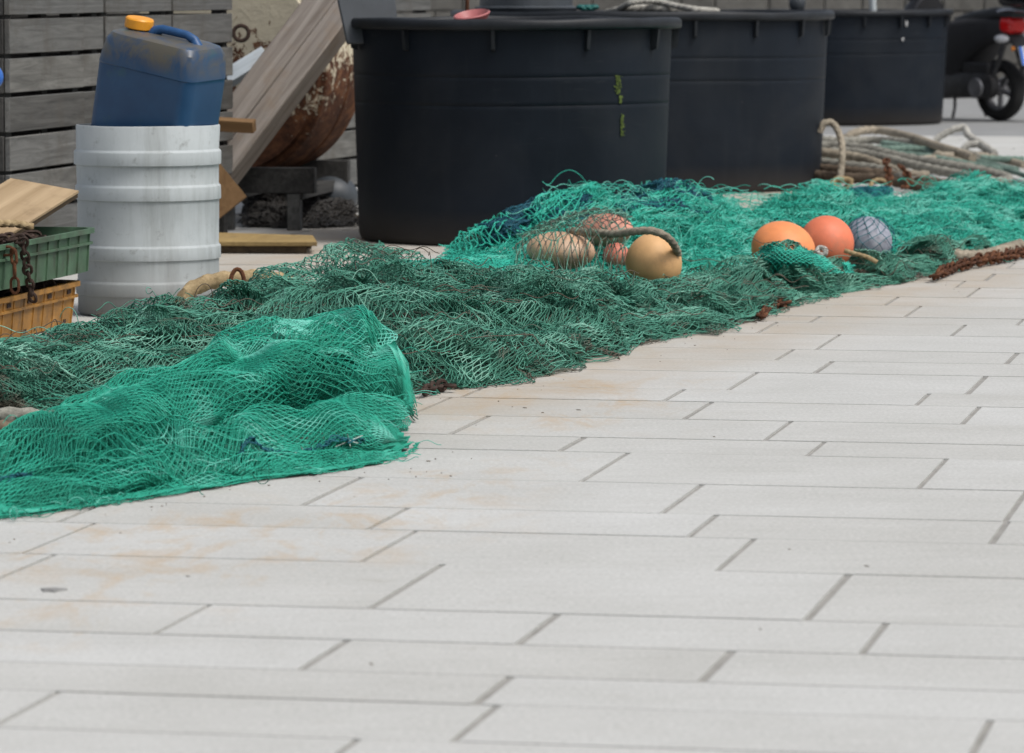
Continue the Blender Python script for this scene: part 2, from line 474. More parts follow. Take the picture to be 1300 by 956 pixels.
def mesh_of(name, mb, mat):
    me = bpy.data.meshes.new(name)
    me.from_pydata(mb.v, [], mb.f)
    me.polygons.foreach_set('use_smooth', mb.smooth)
    me.update()
    me.materials.append(mat)
    return me

def obj(name, mb, mat, parent=None, bevel=0.0, label=None, edge=35):
    me = mesh_of(name, mb, mat)
    o = bpy.data.objects.new(name, me)
    COL.objects.link(o)
    if parent is not None:
        o.parent = parent
    if bevel:
        b = o.modifiers.new('bevel', 'BEVEL')
        b.width = bevel; b.segments = 2; b.limit_method = 'ANGLE'; b.angle_limit = R_(40)
    if label:
        o['label'] = label
    try:
        me.set_sharp_from_angle(angle=R_(edge))
    except Exception:
        pass
    return o

def tag(o, label, cat, group=None):
    o['label'] = label; o['category'] = cat
    if group:
        o['group'] = group
    return o

def thing(name, label, cat, loc=(0, 0, 0), rot=(0, 0, 0), group=None):
    o = bpy.data.objects.new(name, None)
    COL.objects.link(o)
    o.empty_display_size = 0.1
    o.location = [float(q) for q in loc]; o.rotation_euler = rot
    return tag(o, label, cat, group)

def solo(name, mb, mat, label, cat, loc=(0, 0, 0), rot=(0, 0, 0), group=None, bevel=0.0, world=False, matrix=None):
    """a thing that is one mesh; world=True: the vertices are given in world space"""
    if world:
        mb.v = [(a - loc[0], b - loc[1], c - loc[2]) for a, b, c in mb.v]
    o = obj(name, mb, mat, None, bevel)
    if matrix is not None:
        o.matrix_world = matrix
    else:
        o.location = [float(q) for q in loc]; o.rotation_euler = rot
    return tag(o, label, cat, group)

def copy_tree(o, parent=None):
    c = o.copy(); COL.objects.link(c)
    if parent is not None:
        c.parent = parent
    for ch in [q for q in list(o.children)]:
        copy_tree(ch, c)
    return c

def spline(P, step):
    """Catmull-Rom through P, resampled at about `step`"""
    P = np.asarray(P, float)
    if len(P) == 2:
        n = max(2, int(np.linalg.norm(P[1] - P[0]) / step))
        return np.linspace(P[0], P[1], n)
    Q = np.vstack([2 * P[0] - P[1], P, 2 * P[-1] - P[-2]])
    out = []
    for i in range(1, len(Q) - 2):
        t = np.linspace(0, 1, 24, endpoint=False)[:, None]
        a, b, c, d = Q[i - 1], Q[i], Q[i + 1], Q[i + 2]
        out.append(0.5 * (2 * b + (c - a) * t + (2 * a - 5 * b + 4 * c - d) * t ** 2 + (3 * b - a - 3 * c + d) * t ** 3))
    out = np.vstack(out + [P[-1:]])
    L = np.r_[0, np.cumsum(np.linalg.norm(np.diff(out, axis=0), axis=1))]
    n = max(3, int(L[-1] / step))
    s = np.linspace(0, L[-1], n)
    return np.stack([np.interp(s, L, out[:, i]) for i in range(3)], 1)

def rope_mb(mb, P, R, n=15, strands=3, pitch=None, wob=0.0, seed=0):
    """laid rope: a lobed section that turns along the path"""
    P = spline(P, R * 0.55)
    if wob:
        r = np.random.default_rng(seed)
        L = np.arange(len(P)) * R * 0.55
        for ax in range(3):
            P[:, ax] += wob * np.sin(L * r.uniform(4, 9) + r.uniform(0, 6)) * (0.5 if ax == 2 else 1)
    P[:, 2] = np.maximum(P[:, 2], R * 0.9)
    pitch = pitch or R * 6.5
    rings = []
    prev = None
    s = 0.0
    for i in range(len(P)):
        a = P[max(0, i - 1)]; b = P[min(len(P) - 1, i + 1)]
        d = Vector(b - a).normalized()
        if prev is None:
            ref = Vector((0, 0, 1)) if abs(d.z) < 0.9 else Vector((1, 0, 0))
            sv = d.cross(ref).normalized()
        else:
            sv = (prev - d * prev.dot(d)).normalized()
        prev = sv
        q = d.cross(sv)
        p = Vector(P[i])
        ring = []
        for j in range(n):
            th = 2 * math.pi * j / n
            lob = abs(math.cos(strands * 0.5 * (th + 2 * math.pi * s / pitch)))
            rr = R * (0.70 + 0.36 * lob)
            ring.append(p + (sv * math.cos(th) + q * math.sin(th)) * rr)
        rings.append(ring)
        s += R * 0.55
    return mb.rings(rings, True, True, True)

def rope(name, P, R, mat, label, cat='rope', group=None, seed=0, wob=0.0):
    mb = MB()
    rope_mb(mb, P, R, wob=wob, seed=seed)
    base = np.array(P[0], float).copy(); base[2] = 0
    return solo(name, mb, mat, label, cat, loc=base, group=group, world=True)

def link_mesh(mb, mat, L=0.06, W=0.036, r=0.006, n=6):
    pts = []
    hl = (L - W) / 2
    for i in range(9):
        a = -math.pi / 2 + math.pi * i / 8
        pts.append((math.cos(a) * W / 2 + hl, math.sin(a) * W / 2, 0))
    for i in range(9):
        a = math.pi / 2 + math.pi * i / 8
        pts.append((math.cos(a) * W / 2 - hl, math.sin(a) * W / 2, 0))
    mb.tube(pts, r, n, mat, closed=True)

def chain_mb(mb, P, L=0.055, W=0.034, r=0.006, seed=0):
    rr = random.Random(seed)
    P = spline(P, L * 0.72)
    for i in range(len(P) - 1):
        d = Vector(P[i + 1] - P[i]).normalized()
        q = d.to_track_quat('X', 'Z').to_matrix().to_4x4()
        m = Matrix.Translation(Vector((P[i] + P[i + 1]) / 2)) @ q @ Matrix.Rotation((math.pi / 2) * (i % 2) + rr.uniform(-0.5, 0.5), 4, 'X')
        link_mesh(mb, m, L, W, r)
    return mb

def link_heap(mb, c, ext, n, L=0.06, W=0.036, r=0.006, seed=0, rotz=0.0):
    rr = random.Random(seed)
    for i in range(n):
        x, y = rr.uniform(-1, 1), rr.uniform(-1, 1)
        z = rr.uniform(0, 1) * (1 - 0.5 * (x * x + y * y) / 2)
        p = Matrix.Rotation(rotz, 3, 'Z') @ Vector((x * ext[0], y * ext[1], z * ext[2]))
        m = Matrix.Translation(Vector(c) + p) @ Euler((rr.uniform(-1.2, 1.2), rr.uniform(-0.6, 0.6), rr.uniform(0, 6.28))).to_matrix().to_4x4()
        link_mesh(mb, m, L, W, r, 5)
    return mb

def board_matrix(p0, p1, normal):
    """local Y runs p0 -> p1, local Z towards `normal`"""
    p0, p1 = Vector(p0), Vector(p1)
    y = (p1 - p0).normalized()
    z = Vector(normal); z = (z - y * z.dot(y)).normalized()
    x = y.cross(z)
    m = Matrix((x, y, z)).transposed().to_4x4()
    m.translation = p0
    return m

# ------------------------------------------------------------------ the ground
def struct(o):
    o['kind'] = 'structure'
    return o

mb = MB()
mb.add([(-400, -60, 0), (400, -60, 0), (400, 700, 0), (-400, 700, 0)], [(0, 1, 2, 3)])
g = struct(obj('ground', mb, M['joint']))
g.location.z = -0.005

# course lines of the paving, read along the picture's middle column
line_y = [836.0 - 18.2, 777.6, 718.3, 676.4, 647.6, 609.5, 571.4, 553.0, 528.3, 510.0 - 4.2, 490.6, 467.5, 452.2, 438.0, 418.5, 404.0, 396.0, 381.5, 370.5, 358.0, 349.5]
vs = sorted(uv(gnd(650, y))[1] for y in line_y)
joints_px = """230,787 28,722 495,693 518,744 399,839 910,846 924,713 890,670 1052,757 1117,801 1268,677 1180,605 1232,527 1242,487 867,633 762,597 887,521
1140,377.6 1165.5,391.8 1039.8,403 1218.8,417.7 1297.5,407.6 1055,432.2 1000.5,447.7 1287.3,452 1050,463.4 1173,505.7 986.5,547.6 1027,577.3 946,482.3 858.3,500.6 678,571
550,514.5 589.4,542.7 511,651 423,623 94,654 486.5,661.5 690,793 77,682.7"""
JP = [uv(gnd(*map(float, q.split(',')))) for q in joints_px.split()]
while vs[0] > 3.5:
    vs.insert(0, vs[0] - random.choice((0.26, 0.36, 0.30)))
while vs[-1] < 34.2:
    vs.append(vs[-1] + random.choice((0.28, 0.40, 0.34, 0.46)))
J = 0.007
sv, sf, tone, corner = [], [], [], []
for a, b in zip(vs[:-1], vs[1:]):
    if b - a < 0.08:
        continue
    known = sorted(u for u, v in JP if a + 0.02 < v < b - 0.02)
    us = list(known)
    L = lambda: random.uniform(0.55, 1.05)
    if not us:
        us = [random.uniform(-1, 0)]
    filled = [us[0]]
    for q in us[1:]:
        while q - filled[-1] > 1.25:
            filled.append(filled[-1] + random.uniform(0.6, 0.9))
        if q - filled[-1] > 0.25:
            filled.append(q)
    while filled[0] > -16:
        filled.insert(0, filled[0] - L())
    while filled[-1] < 14:
        filled.append(filled[-1] + L())
    for p, q in zip(filled[:-1], filled[1:]):
        zt = random.uniform(-0.0008, 0.0008)
        ja, jb = (J + random.uniform(-0.002, 0.0025) for _ in range(2)); jc, jd = (0.0045 + random.uniform(-0.0015, 0.0015) for _ in range(2))
        nseg = max(1, int((q - p) / 0.22))
        tn = random.random()
        for s in range(nseg):      # split so that the stain attributes have somewhere to vary
            u0 = p + ja + (q - p - ja - jb) * s / nseg
            u1 = p + ja + (q - p - ja - jb) * (s + 1) / nseg
            o = len(sv)
            for (uu, vv) in ((u0, a + jc), (u1, a + jc), (u1, b - jd), (u0, b - jd)):
                P2 = xy(uu, vv)
                sv.append((P2[0], P2[1], zt)); tone.append(tn)
            sf.append((o, o + 1, o + 2, o + 3))
        # sides of the slab
        o = len(sv)
        for z in (zt, -0.007):
            for (uu, vv) in ((p + ja, a + jc), (q - jb, a + jc), (q - jb, b - jd), (p + ja, b - jd)):
                P2 = xy(uu, vv)
                sv.append((P2[0], P2[1], z)); tone.append(tn)
        for i in range(4):
            sf.append((o + i, o + 4 + i, o + 4 + (i + 1) % 4, o + (i + 1) % 4))
me = bpy.data.meshes.new('paving')
me.from_pydata(sv, [], sf)
at_ = me.attributes.new('tone', 'FLOAT', 'POINT'); at_.data.foreach_set('value', np.array(tone, np.float32))
SV = np.array(sv)
def ell(px, py, rx, ry):
    c = gnd(px, py)
    e = gnd(px + rx, py); f1 = gnd(px, py + ry)
    ax, ay = abs(e[0] - c[0]), abs(f1[1] - c[1])
    return np.exp(-(((SV[:, 0] - c[0]) / ax) ** 2 + ((SV[:, 1] - c[1]) / ay) ** 2))
stain = np.zeros(len(SV))
for e in ((200, 735, 110, 40), (60, 785, 90, 30), (330, 690, 150, 40), (480, 655, 110, 30), (550, 625, 80, 30), (700, 500, 130, 30), (740, 525, 80, 20), (150, 690, 160, 40), (60, 700, 90, 30)):
    stain = np.maximum(stain, ell(*e))
silt = np.zeros(len(SV))
for x_, y_ in ((540, 520), (600, 505), (660, 498), (720, 485), (780, 462), (840, 440), (900, 432), (960, 418), (1020, 395), (1100, 378), (1180, 360), (1240, 345), (560, 300), (420, 320), (340, 340), (930, 262), (1000, 250), (280, 335), (80, 440), (0, 445), (440, 300)):
    silt = np.maximum(silt, 0.8 * ell(x_, y_, 75, 26))
stain = np.clip(1.25 * stain + 0.35 * silt, 0, 0.8)
at_ = me.attributes.new('stain', 'FLOAT', 'POINT'); at_.data.foreach_set('value', stain.astype(np.float32))
at_ = me.attributes.new('silt', 'FLOAT', 'POINT'); at_.data.foreach_set('value', silt.astype(np.float32))
me.materials.append(M['slab'])
pav = bpy.data.objects.new('paving', me); COL.objects.link(pav); struct(pav)

def uvsheet(u0, u1, v0, v1, z):
    c = [xy(u0, v0), xy(u1, v0), xy(u1, v1), xy(u0, v1)]
    return [(p[0], p[1], z) for p in c]
vend = vs[-1]
mb = MB(); mb.add(uvsheet(-60, 60, vend, vend + 3.6, -0.002), [(0, 1, 2, 3)])
struct(obj('road', mb, M['asphalt']))
mb = MB(); mb.add(uvsheet(-60, 60, vend + 3.64, vend + 3.80, -0.0035), [(0, 1, 2, 3)])
struct(obj('drain_channel', mb, M['asphalt_dark']))
mb = MB(); mb.add(uvsheet(-60, 60, vend + 3.84, vend + 16, -0.001), [(0, 1, 2, 3)])
struct(obj('road', mb, M['asphalt']))

# stone wall across the back of the quay
mb = MB()
rw = random.Random(5)
z = 0.0
while z < 2.3:
    hh = 0.285
    u = -16.0 + rw.uniform(0, 0.4)
    while u < 22:
        ln = rw.uniform(0.35, 0.62)
        m = Matrix.Translation(Vector((u + ln / 2, 0.25 + rw.uniform(-0.006, 0.006), z + hh / 2)))
        mb.box((0, 0, 0), (ln - 0.014, 0.5, hh - 0.014), m)
        u += ln
    z += hh
c = xy(0, 49.0)
wallr = thing('stone_wall', 'long grey stone block wall across the back of the quay', 'wall', (c[0], c[1], 0), (0, 0, -PHI))
obj('blocks', mb, M['stone'], wallr, bevel=0.012)
mb = MB(); mb.box((3, 0.27, 1.15), (38.2, 0.42, 2.29)); obj('mortar_core', mb, M['joint'], wallr)

# ------------------------------------------------------------------ slatted wooden crates
def make_crate(label, L=1.02, W=0.8, rows=9, pitch=0.15, foot=0.13, fresh=False):
    """local frame: the seen side is the plane x = 0, running from y = 0 to L"""
    t = thing('slatted_crate', label, 'crate')
    rr = random.Random(L * 100 + rows)
    def side(name, fn, length):
        b = MB()
        for i in range(rows):
            z0 = foot + i * pitch
            b.box(*fn(z0 + pitch * 0.455 + rr.uniform(-0.003, 0.003), pitch * (0.885 + rr.uniform(-0.015, 0.01)), length + rr.uniform(-0.012, 0.004)))
        return obj(name, b, M['grey_wood'], t, bevel=0.003)
    side('side_panel', lambda z, h, l: ((-0.011, L / 2, z), (0.022, l, h)), L - 0.012)
    side('side_panel', lambda z, h, l: ((-W + 0.011, L / 2, z), (0.022, l, h)), L - 0.012)
    for yy in (0.011, L - 0.011):
        b = MB()
        for i in range(rows):
            z0 = foot + i * pitch
            b.box((-W / 2, yy, z0 + pitch * 0.455), (W - 0.05, 0.022, pitch * 0.9))
        e = obj('end_panel', b, M['grey_wood_dark'], t, bevel=0.003)
    top = foot + rows * pitch
    for px in (-0.05, -W + 0.05):
        for py in (0.062, L - 0.062):
            b = MB(); b.box((px, py, top / 2), (0.055, 0.075, top)); obj('post', b, M['grey_wood_dark'], t, bevel=0.003)
    b = MB()
    for i in range(5):
        b = MB(); b.box((-W / 2, 0.12 + i * (L - 0.24) / 4, foot - 0.012), (W - 0.15, 0.11, 0.022)); obj('base_slat', b, M['grey_wood_dark'], t)
    return t

A0 = at(297, 150, 20.9)
ua, va = uv(A0)
CL = [ (va - 1.06, 'slatted grey crate in the row, its far end beside the leaning beam', 1.05),
       (va - 2.12, 'slatted grey crate directly behind the blue jerrycan and pale drum', 1.05),
       (va - 2.98, 'slatted grey crate between the dark corner gap and the jerrycan', 0.84)]
for v0, lab, L in CL:
    t = make_crate(lab, L=L)
    p = xy(ua, v0)
    t.location = (p[0], p[1], 0); t.rotation_euler = (0, 0, -PHI); t['group'] = 'slatted crates in a row'
# nearest crate, with its end panel showing
p1 = at(11.5, 100, 17.45)
u1, v1 = uv(p1)
t = make_crate('nearest slatted grey crate at the left edge, above the plastic trays', L=1.03)
p = xy(u1, v1); t.location = (p[0], p[1], 0); t.rotation_euler = (0, 0, -PHI); t['group'] = 'slatted crates in a row'
# crate behind the black tub
p = at(388, 200, 22.4)
t = make_crate('slatted grey crate standing behind the nearest black tub', L=2.4, W=0.5, rows=8, pitch=0.148, foot=0.12)
t.location = (p[0] + 0.0, p[1], 0)
t.rotation_euler = (0, 0, -R_(14))
for ch in t.children:     # this one shows its long side from its near corner
    pass

# ------------------------------------------------------------------ big black round tubs
def make_tub(label, px, yb, rim, body, bot, hgt, nrib, off, seed=0):
    c = gnd(px, yb)
    t = thing('round_tub', label, 'tub', c, (0, 0, off), group='big black round tubs')
    rr = random.Random(seed)
    ph = [rr.uniform(0, 6.28) for _ in range(6)]
    def wob(a, r, z):
        k = min(1, max(0, z / hgt))
        return (0.006 * k * math.sin(2 * a + ph[0]) + 0.004 * k * math.sin(5 * a + ph[1]), 0.003 * k * math.sin(3 * a + ph[2]) + (0.0025 * math.sin(9 * a + ph[3]) if z > hgt - 0.03 else 0))
    d = lambda z: bot + (body - bot) * z / hgt
    prof = [(bot - 0.04, 0.0), (bot - 0.012, 0.006), (bot, 0.03), (d(0.2), 0.2), (d(0.4), 0.4)]
    for zz in (hgt * 0.62, hgt * 0.745):
        prof += [(d(zz - 0.02), zz - 0.02), (d(zz), zz - 0.004), (d(zz) - 0.002, zz), (d(zz) + 0.0012, zz + 0.004), (d(zz + 0.02), zz + 0.02)]
    prof += [(body, hgt - 0.05)]
    inner = [(body - 0.012, hgt - 0.05), (d(0.1) - 0.014, 0.05), (0.02, 0.045)]
    b = MB(); b.lathe(prof + inner, 96, wob=wob)
    body_o = obj('body', b, M['black_plastic'], t, edge=60)
    b = MB()
    lip = [(body - 0.012, hgt - 0.051), (body + 0.004, hgt - 0.051), (rim - 0.006, hgt - 0.046), (rim, hgt - 0.040), (rim, hgt - 0.010), (rim - 0.010, hgt), (body - 0.004, hgt), (body - 0.012, hgt - 0.008)]
    rs = []
    n = 120
    for (r, z) in lip:
        ring = []
        for j in range(n):
            a = 2 * math.pi * j / n
            dr, dz = wob(a, r, z)
            ring.append(((r + dr) * math.cos(a), (r + dr) * math.sin(a), z + dz))
        rs.append(ring)
    b.rings(rs + [rs[0]], False, False, True)
    obj('rim', b, M['tub_rim'], t, edge=50)
    b = MB()
    w_ = rim - body - 0.006
    b.add([(0, -0.008, 0), (w_, -0.008, 0), (w_ * 0.72, -0.008, -0.085), (0, -0.008, -0.095), (0, 0.008, 0), (w_, 0.008, 0), (w_ * 0.72, 0.008, -0.085), (0, 0.008, -0.095)],
          [(0, 1, 2, 3), (7, 6, 5, 4), (0, 4, 5, 1), (1, 5, 6, 2), (2, 6, 7, 3), (3, 7, 4, 0)])
    rib = obj('rib', b, M['tub_rim'], t)
    for j in range(nrib):
        q = rib if j == 0 else rib.copy()
        if j: COL.objects.link(q); q.parent = t
        a = 2 * math.pi * j / nrib
        q.location = (math.cos(a) * (body - 0.003), math.sin(a) * (body - 0.003), hgt - 0.049)
        q.rotation_euler = (0, 0, a)
    return t, c

tub1, c1 = make_tub('nearest big black tub, with yellow green growth down its side', 649, 303, 0.772, 0.728, 0.690, 1.0, 11, R_(-96 - 0.0), 1)
tub2, c2 = make_tub('widest black tub, in the middle, pale rope over its rim', 815.5, 237, 1.094, 1.058, 1.012, 1.0, 18, R_(4), 2)
tub3, c3 = make_tub('farthest black tub, beside the parked scooter', 1062, 156, 0.955, 0.915, 0.875, 0.94, 18, R_(0), 3)

# growth on the nearest tub: little leafy flecks
def on_tub(c, hgt, bot, body, px, py, out=0.004):
    best = None
    for a in np.linspace(-math.pi, 0, 721):
        zz = 0.5
        for _ in range(3):
            r = bot + (body - bot) * zz / hgt + out
            P = np.array([c[0] + r * math.cos(a), c[1] + r * math.sin(a)])
            d = ray(px, py); zz = H + d[2] * P[1] / d[1]
        X = ray(px, py)[0] * P[1] / ray(px, py)[1]
        if best is None or abs(X - P[0]) < best[0]:
            best = (abs(X - P[0]), a, np.array([P[0], P[1], zz]))
    return best[1], best[2]
b = MB()
rr = random.Random(4)
for (y0, y1, xx, wd) in ((96, 119, 785, 5), (122, 131, 788, 2), (143, 173, 790, 4)):
    b = MB()
    for i in range(90):
        py = rr.uniform(y0, y1); px = xx + rr.gauss(0, 0.32) * wd
        a, P = on_tub(c1, 1.0, 0.69, 0.728, px, py, 0.006)
        m = Matrix.Translation(Vector(P - c1)) @ Euler((rr.uniform(-.6, .6), rr.uniform(-.6, .6), a)).to_matrix().to_4x4()
        s = rr.uniform(0.0015, 0.004)
        b.ball((0, 0, 0), (s * 0.6, s, s * 1.3), 6, 4, m)
    growth = obj('growth', b, M['moss'], None)
    growth.parent = tub1; growth.matrix_parent_inverse = Matrix.Rotation(-tub1.rotation_euler[2], 4, 'Z')
    growth['label'] = 'yellow green growth on the tub side'
b = MB()
for (px, py, hh) in ((1151, 30, 8), (1146, 50, 4)):
    a, P = on_tub(c3, 0.94, 0.875, 0.915, px, py, 0.008)
    m = Matrix.Translation(Vector(P - c3)) @ Matrix.Rotation(a, 4, 'Z')
    b = MB(); b.ball((0, 0, 0), (0.006, 0.010, hh / 153 / 2), 10, 6, m)
    pd = obj('paint_drip', b, M['paint_white'], tub3)

# things in and on the tubs
b = MB()
b.lathe([(0.27, 0.0), (0.29, 0.04), (0.262, 0.05), (0.25, 0.40), (0.22, 0.43)], 40)
pp = at(668, 12, c2[1] - 0.35)
solo('upturned_tub', b, M['slate_plastic'], 'upturned dark bucket standing inside the widest black tub', 'bucket', (pp[0], pp[1], pp[2] - 0.03))
b = MB()
m = Matrix.Identity(4)
b.add([(-0.16, 0, 0), (0.08, 0, 0), (0.06, 0, 0.34), (-0.22, 0, 0.36), (-0.16, 0.02, 0), (0.08, 0.02, 0), (0.06, 0.02, 0.34), (-0.22, 0.02, 0.36)],
      [(0, 1, 2, 3), (7, 6, 5, 4), (0, 4, 5, 1), (1, 5, 6, 2), (2, 6, 7, 3), (3, 7, 4, 0)])
b.v = [(x_ * 1.0, y_, z_ - 0.12) for x_, y_, z_ in b.v]
pp = at(484, 22, c1[1] - 0.25)
solo('tub_panel', b, M['slate_plastic'], 'slate grey plastic panel leaning out of the nearest black tub', 'panel', pp, (R_(-14), 0, R_(12)), bevel=0.006)
b = MB()
b.lathe([(0.05, 0), (0.078, 0.04), (0.082, 0.048), (0.076, 0.052), (0.07, 0.045), (0.045, 0.012)], 32)
pp = at(601, 19, c1[1] - 0.6)
solo('pink_basin', b, M['pink_plastic'], 'faded pink bowl tipped on the rim of the nearest black tub', 'bowl', (pp[0], pp[1], pp[2] - 0.043), (R_(12), R_(-9), 0))
b = MB(); b.tube([(0, 0, -0.6), (0.0, 0.01, 0.0), (0.004, 0, 0.25)], 0.009, 8)
pp = at(593, 14, c1[1] + 0.1)
solo('rusty_rod', b, M['rust'], 'thin rusty rod standing in the nearest black tub', 'rod', pp)
b = MB(); b.tube([(0.04, 0, -0.7), (0.0, 0.0, 0.05), (-0.03, 0, 0.35)], 0.028, 12)
pp = at(1108, 12, c3[1] - 0.4)
solo('pale_pipe', b, M['pvc'], 'pale plastic pipe sticking out of the farthest black tub', 'pipe', pp)
Yr = c2[1] - 0.85
P = [at(x_, y_, Yr + dy) for x_, y_, dy in ((770, 16, .5), (787, 11, .1), (800, 4, -.05), (815, 1, 0), (835, 2, .05), (860, 8, .0), (885, 12, -.05), (910, 14, .2))]
mb = MB(); rope_mb(mb, P, 0.018)
P2 = [at(x_, y_, Yr + 0.05 + dy) for x_, y_, dy in ((780, 13, .1), (800, 11, 0), (820, 10, .03), (845, 11, 0), (868, 12, .1), (895, 14, .3))]
rope_mb(mb, P2, 0.02)
solo('rope', mb, M['rope_white'], 'whitish rope looped over the rim of the widest black tub', 'rope', loc=(P[0][0], P[0][1], P[0][2]), world=True)
b = MB()
for i in range(5):
    x_ = 738 + i * 4
    pp = at(x_, 9 + (i % 2) * 2, Yr)
    b.ball(tuple(pp), (0.03, 0.03, 0.016), 10, 6)
pp = at(745, 12, Yr)
solo('green_rag', b, M['net_teal'], 'small bright green rag on the rim of the widest black tub', 'rag', pp, world=True)
b = MB(); q = at(1012, 4, c3[1] - 0.2)
b.ball(tuple(q), (0.07, 0.07, 0.09), 16, 10); b.tube([q + np.array([-.05, 0, .05]), q + np.array([-.09, 0, .11]), q + np.array([-.02, 0, .14])], 0.014, 6)
solo('dark_float', b, M['slate_plastic'], 'dark grey float on the rim line behind the widest tub', 'float', (q[0], q[1], q[2] - 0.09), world=True)

# ------------------------------------------------------------------ pale drum and jerrycan
cd = gnd(189, 398)
Rd, hd = 0.2535, 0.662
prof = [(Rd * 0.93, 0.0), (Rd * 0.972, 0.012)]
def band(z0, z1, o=0.007, base=0.968):
    return [(Rd * base, z0 - 0.006), (Rd * base + o * .15, z0 - 0.003), (Rd * base + o * .9, z0 - 0.001), (Rd * base + o, z0 + 0.003), (Rd * base + o, z1 - 0.005), (Rd * base + o * .85, z1 - 0.001), (Rd * base + o * .2, z1 + 0.003), (Rd * base, z1 + 0.007)]
sc_d = 363.0
def zz(y): return (398 - y) / sc_d
prof += band(zz(371), zz(355)) + band(zz(326), zz(310)) + band(zz(251), zz(234)) + band(zz(207), zz(190), 0.008, 0.975)
prof += [(Rd * 0.985, hd - 0.006), (Rd * 0.975, hd), (Rd * 0.955, hd), (Rd * 0.95, hd - 0.02), (Rd * 0.94, 0.08), (0.01, 0.075)]
drum = thing('plastic_drum', 'pale grey ribbed plastic drum holding the blue jerrycan', 'drum', cd)
rr = random.Random(2)
b = MB(); b.lathe(prof, 72, wob=lambda a, r, z: (0.002 * math.sin(2 * a + 1) + 0.0012 * math.sin(5 * a + z * 20), 0.0006 * math.sin(4 * a) if z > hd - 0.01 else 0))
obj('body', b, M['drum_plastic'], drum, edge=48)

def rrect(w, d, r, z, n=6, dx=0, dy=0):
    out = []
    for (sx, sy, a0) in ((1, 1, 0), (-1, 1, 90), (-1, -1, 180), (1, -1, 270)):
        for i in range(n + 1):
            a = R_(a0 + 90 * i / n)
            out.append((sx * (w / 2 - r) + r * math.cos(a) + dx, sy * (d / 2 - r) + r * math.sin(a) + dy, z))
    return out
can = thing('jerrycan', 'dirty blue plastic jerrycan with orange cap, leaning in the drum', 'jerrycan', (cd[0] + 0.012, cd[1], hd - 0.085), (R_(3), R_(11.5), R_(-27)))
W_, D_ = 0.395, 0.275
b = MB()
b.rings([rrect(W_ * .92, D_ * .9, .04, 0), rrect(W_ * .985, D_ * .97, .045, .012), rrect(W_ * .99, D_ * .975, .045, .27), rrect(W_ * .99, D_ * .975, .045, .282), rrect(W_ * 1.0, D_ * 1.0, .05, .286), rrect(W_ * .975, D_ * .975, .05, .33),
         rrect(W_ * .945, D_ * .945, .055, .37), rrect(W_ * .89, D_ * .87, .06, .392), rrect(W_ * .80, D_ * .72, .06, .399), rrect(W_ * .5, D_ * .45, .04, .402)])
obj('body', b, M['blue_plastic'], can, edge=24)
b = MB()
b.lathe([(0.036, 0.385), (0.036, 0.41)], 24, Matrix.Translation((-W_ * .30, 0, 0)))
obj('neck', b, M['blue_plastic'], can)
b = MB()
n = 40
prof2 = [(0.046, 0.405), (0.049, 0.408), (0.049, 0.437), (0.045, 0.442), (0.01, 0.443)]
b.lathe(prof2, n, Matrix.Translation((-W_ * .30, 0, 0)), wob=lambda a, r, z: ((0.0012 if int(a * n / 6.2832 + 0.5) % 2 else 0) if r > 0.04 else 0, 0))
obj('cap', b, M['orange_cap'], can)
b = MB()
b.tube([(-W_ * .14, 0, .395), (-W_ * .12, 0, .412), (-W_ * .05, 0, .422), (W_ * .20, 0, .422), (W_ * .28, 0, .412), (W_ * .32, 0, .388)], [0.022, 0.019, 0.016, 0.015, 0.016, 0.022], 12)
obj('handle', b, M['blue_handle'], can)

# ------------------------------------------------------------------ plastic trays with chains at the left edge
def make_tray(name, label, loc, L, W, Hh, mat, holes=True, flare=0.03):
    t = thing(name, label, 'tray', loc, (0, 0, -PHI))
    th = 0.006
    def ring(z, grow):
        return [(x_ - W / 2 + 0, y_ - L / 2, z) for x_, y_, _ in rrect(W + grow, L + grow, 0.07, 0)]
    b = MB()
    b.rings([ring(0.0, -0.03), ring(0.004, 0), ring(Hh, flare), ring(Hh, flare - 2 * th), ring(0.012, -2 * th)], True, True)
    shell = b
    b = MB()
    for zc, hgt_, o in ((Hh - 0.008, 0.016, 0.022), (Hh - 0.05, 0.008, 0.018)):
        g_ = flare * (zc / Hh)
        b.rings([ring(zc - hgt_ / 2, g_ + 0.002), ring(zc - hgt_ / 2, g_ + o), ring(zc + hgt_ / 2, g_ + o), ring(zc + hgt_ / 2, g_ + 0.002)], False, False)
    obj('rim', b, mat, t, edge=40)
    b = MB()
    nn = int(L / 0.115)
    for i in range(nn):
        y_ = -0.075 - (L - 0.15) * i / (nn - 1)
        for sx in (0.0, -W):
            o = 0.006 if sx == 0 else -0.006
            sl_ = flare / 2 / Hh
            m = Matrix.Translation((sx + o * 0.6, y_, Hh / 2)) @ Matrix.Rotation(math.atan(sl_) * (1 if sx == 0 else -1), 4, 'Y')
            b.box((0, 0, -0.004), (0.014, 0.006, Hh - 0.02), m)
    shell.add(b.v, b.f, False)
    obj('shell', shell, mat, t, edge=50)
    if holes:
        b = MB()
        for i in range(0, nn - 1, 2):
            y_ = -0.075 - (L - 0.15) * (i + 0.5) / (nn - 1)
            sl_ = flare / 2
            b = MB(); b.box((sl_ * 0.86 + 0.0006, y_, Hh - 0.030), (0.003, 0.042, 0.014)); obj('slot', b, M['rust_dark'], t)
            if i % 4 == 0:
                b = MB(); b.box((sl_ * 0.12 + 0.001, y_ - 0.02, 0.02), (0.003, 0.025, 0.012)); obj('drain_hole', b, M['rust_dark'], t)
    return t
e_y = gnd(99, 411)
tl = (e_y[0] - 0.005, e_y[1], 0)
make_tray('plastic_tray', 'yellow ochre plastic tray on the paving, full of rusty chain', tl, 1.05, 0.45, 0.148, M['yellow_plastic'])
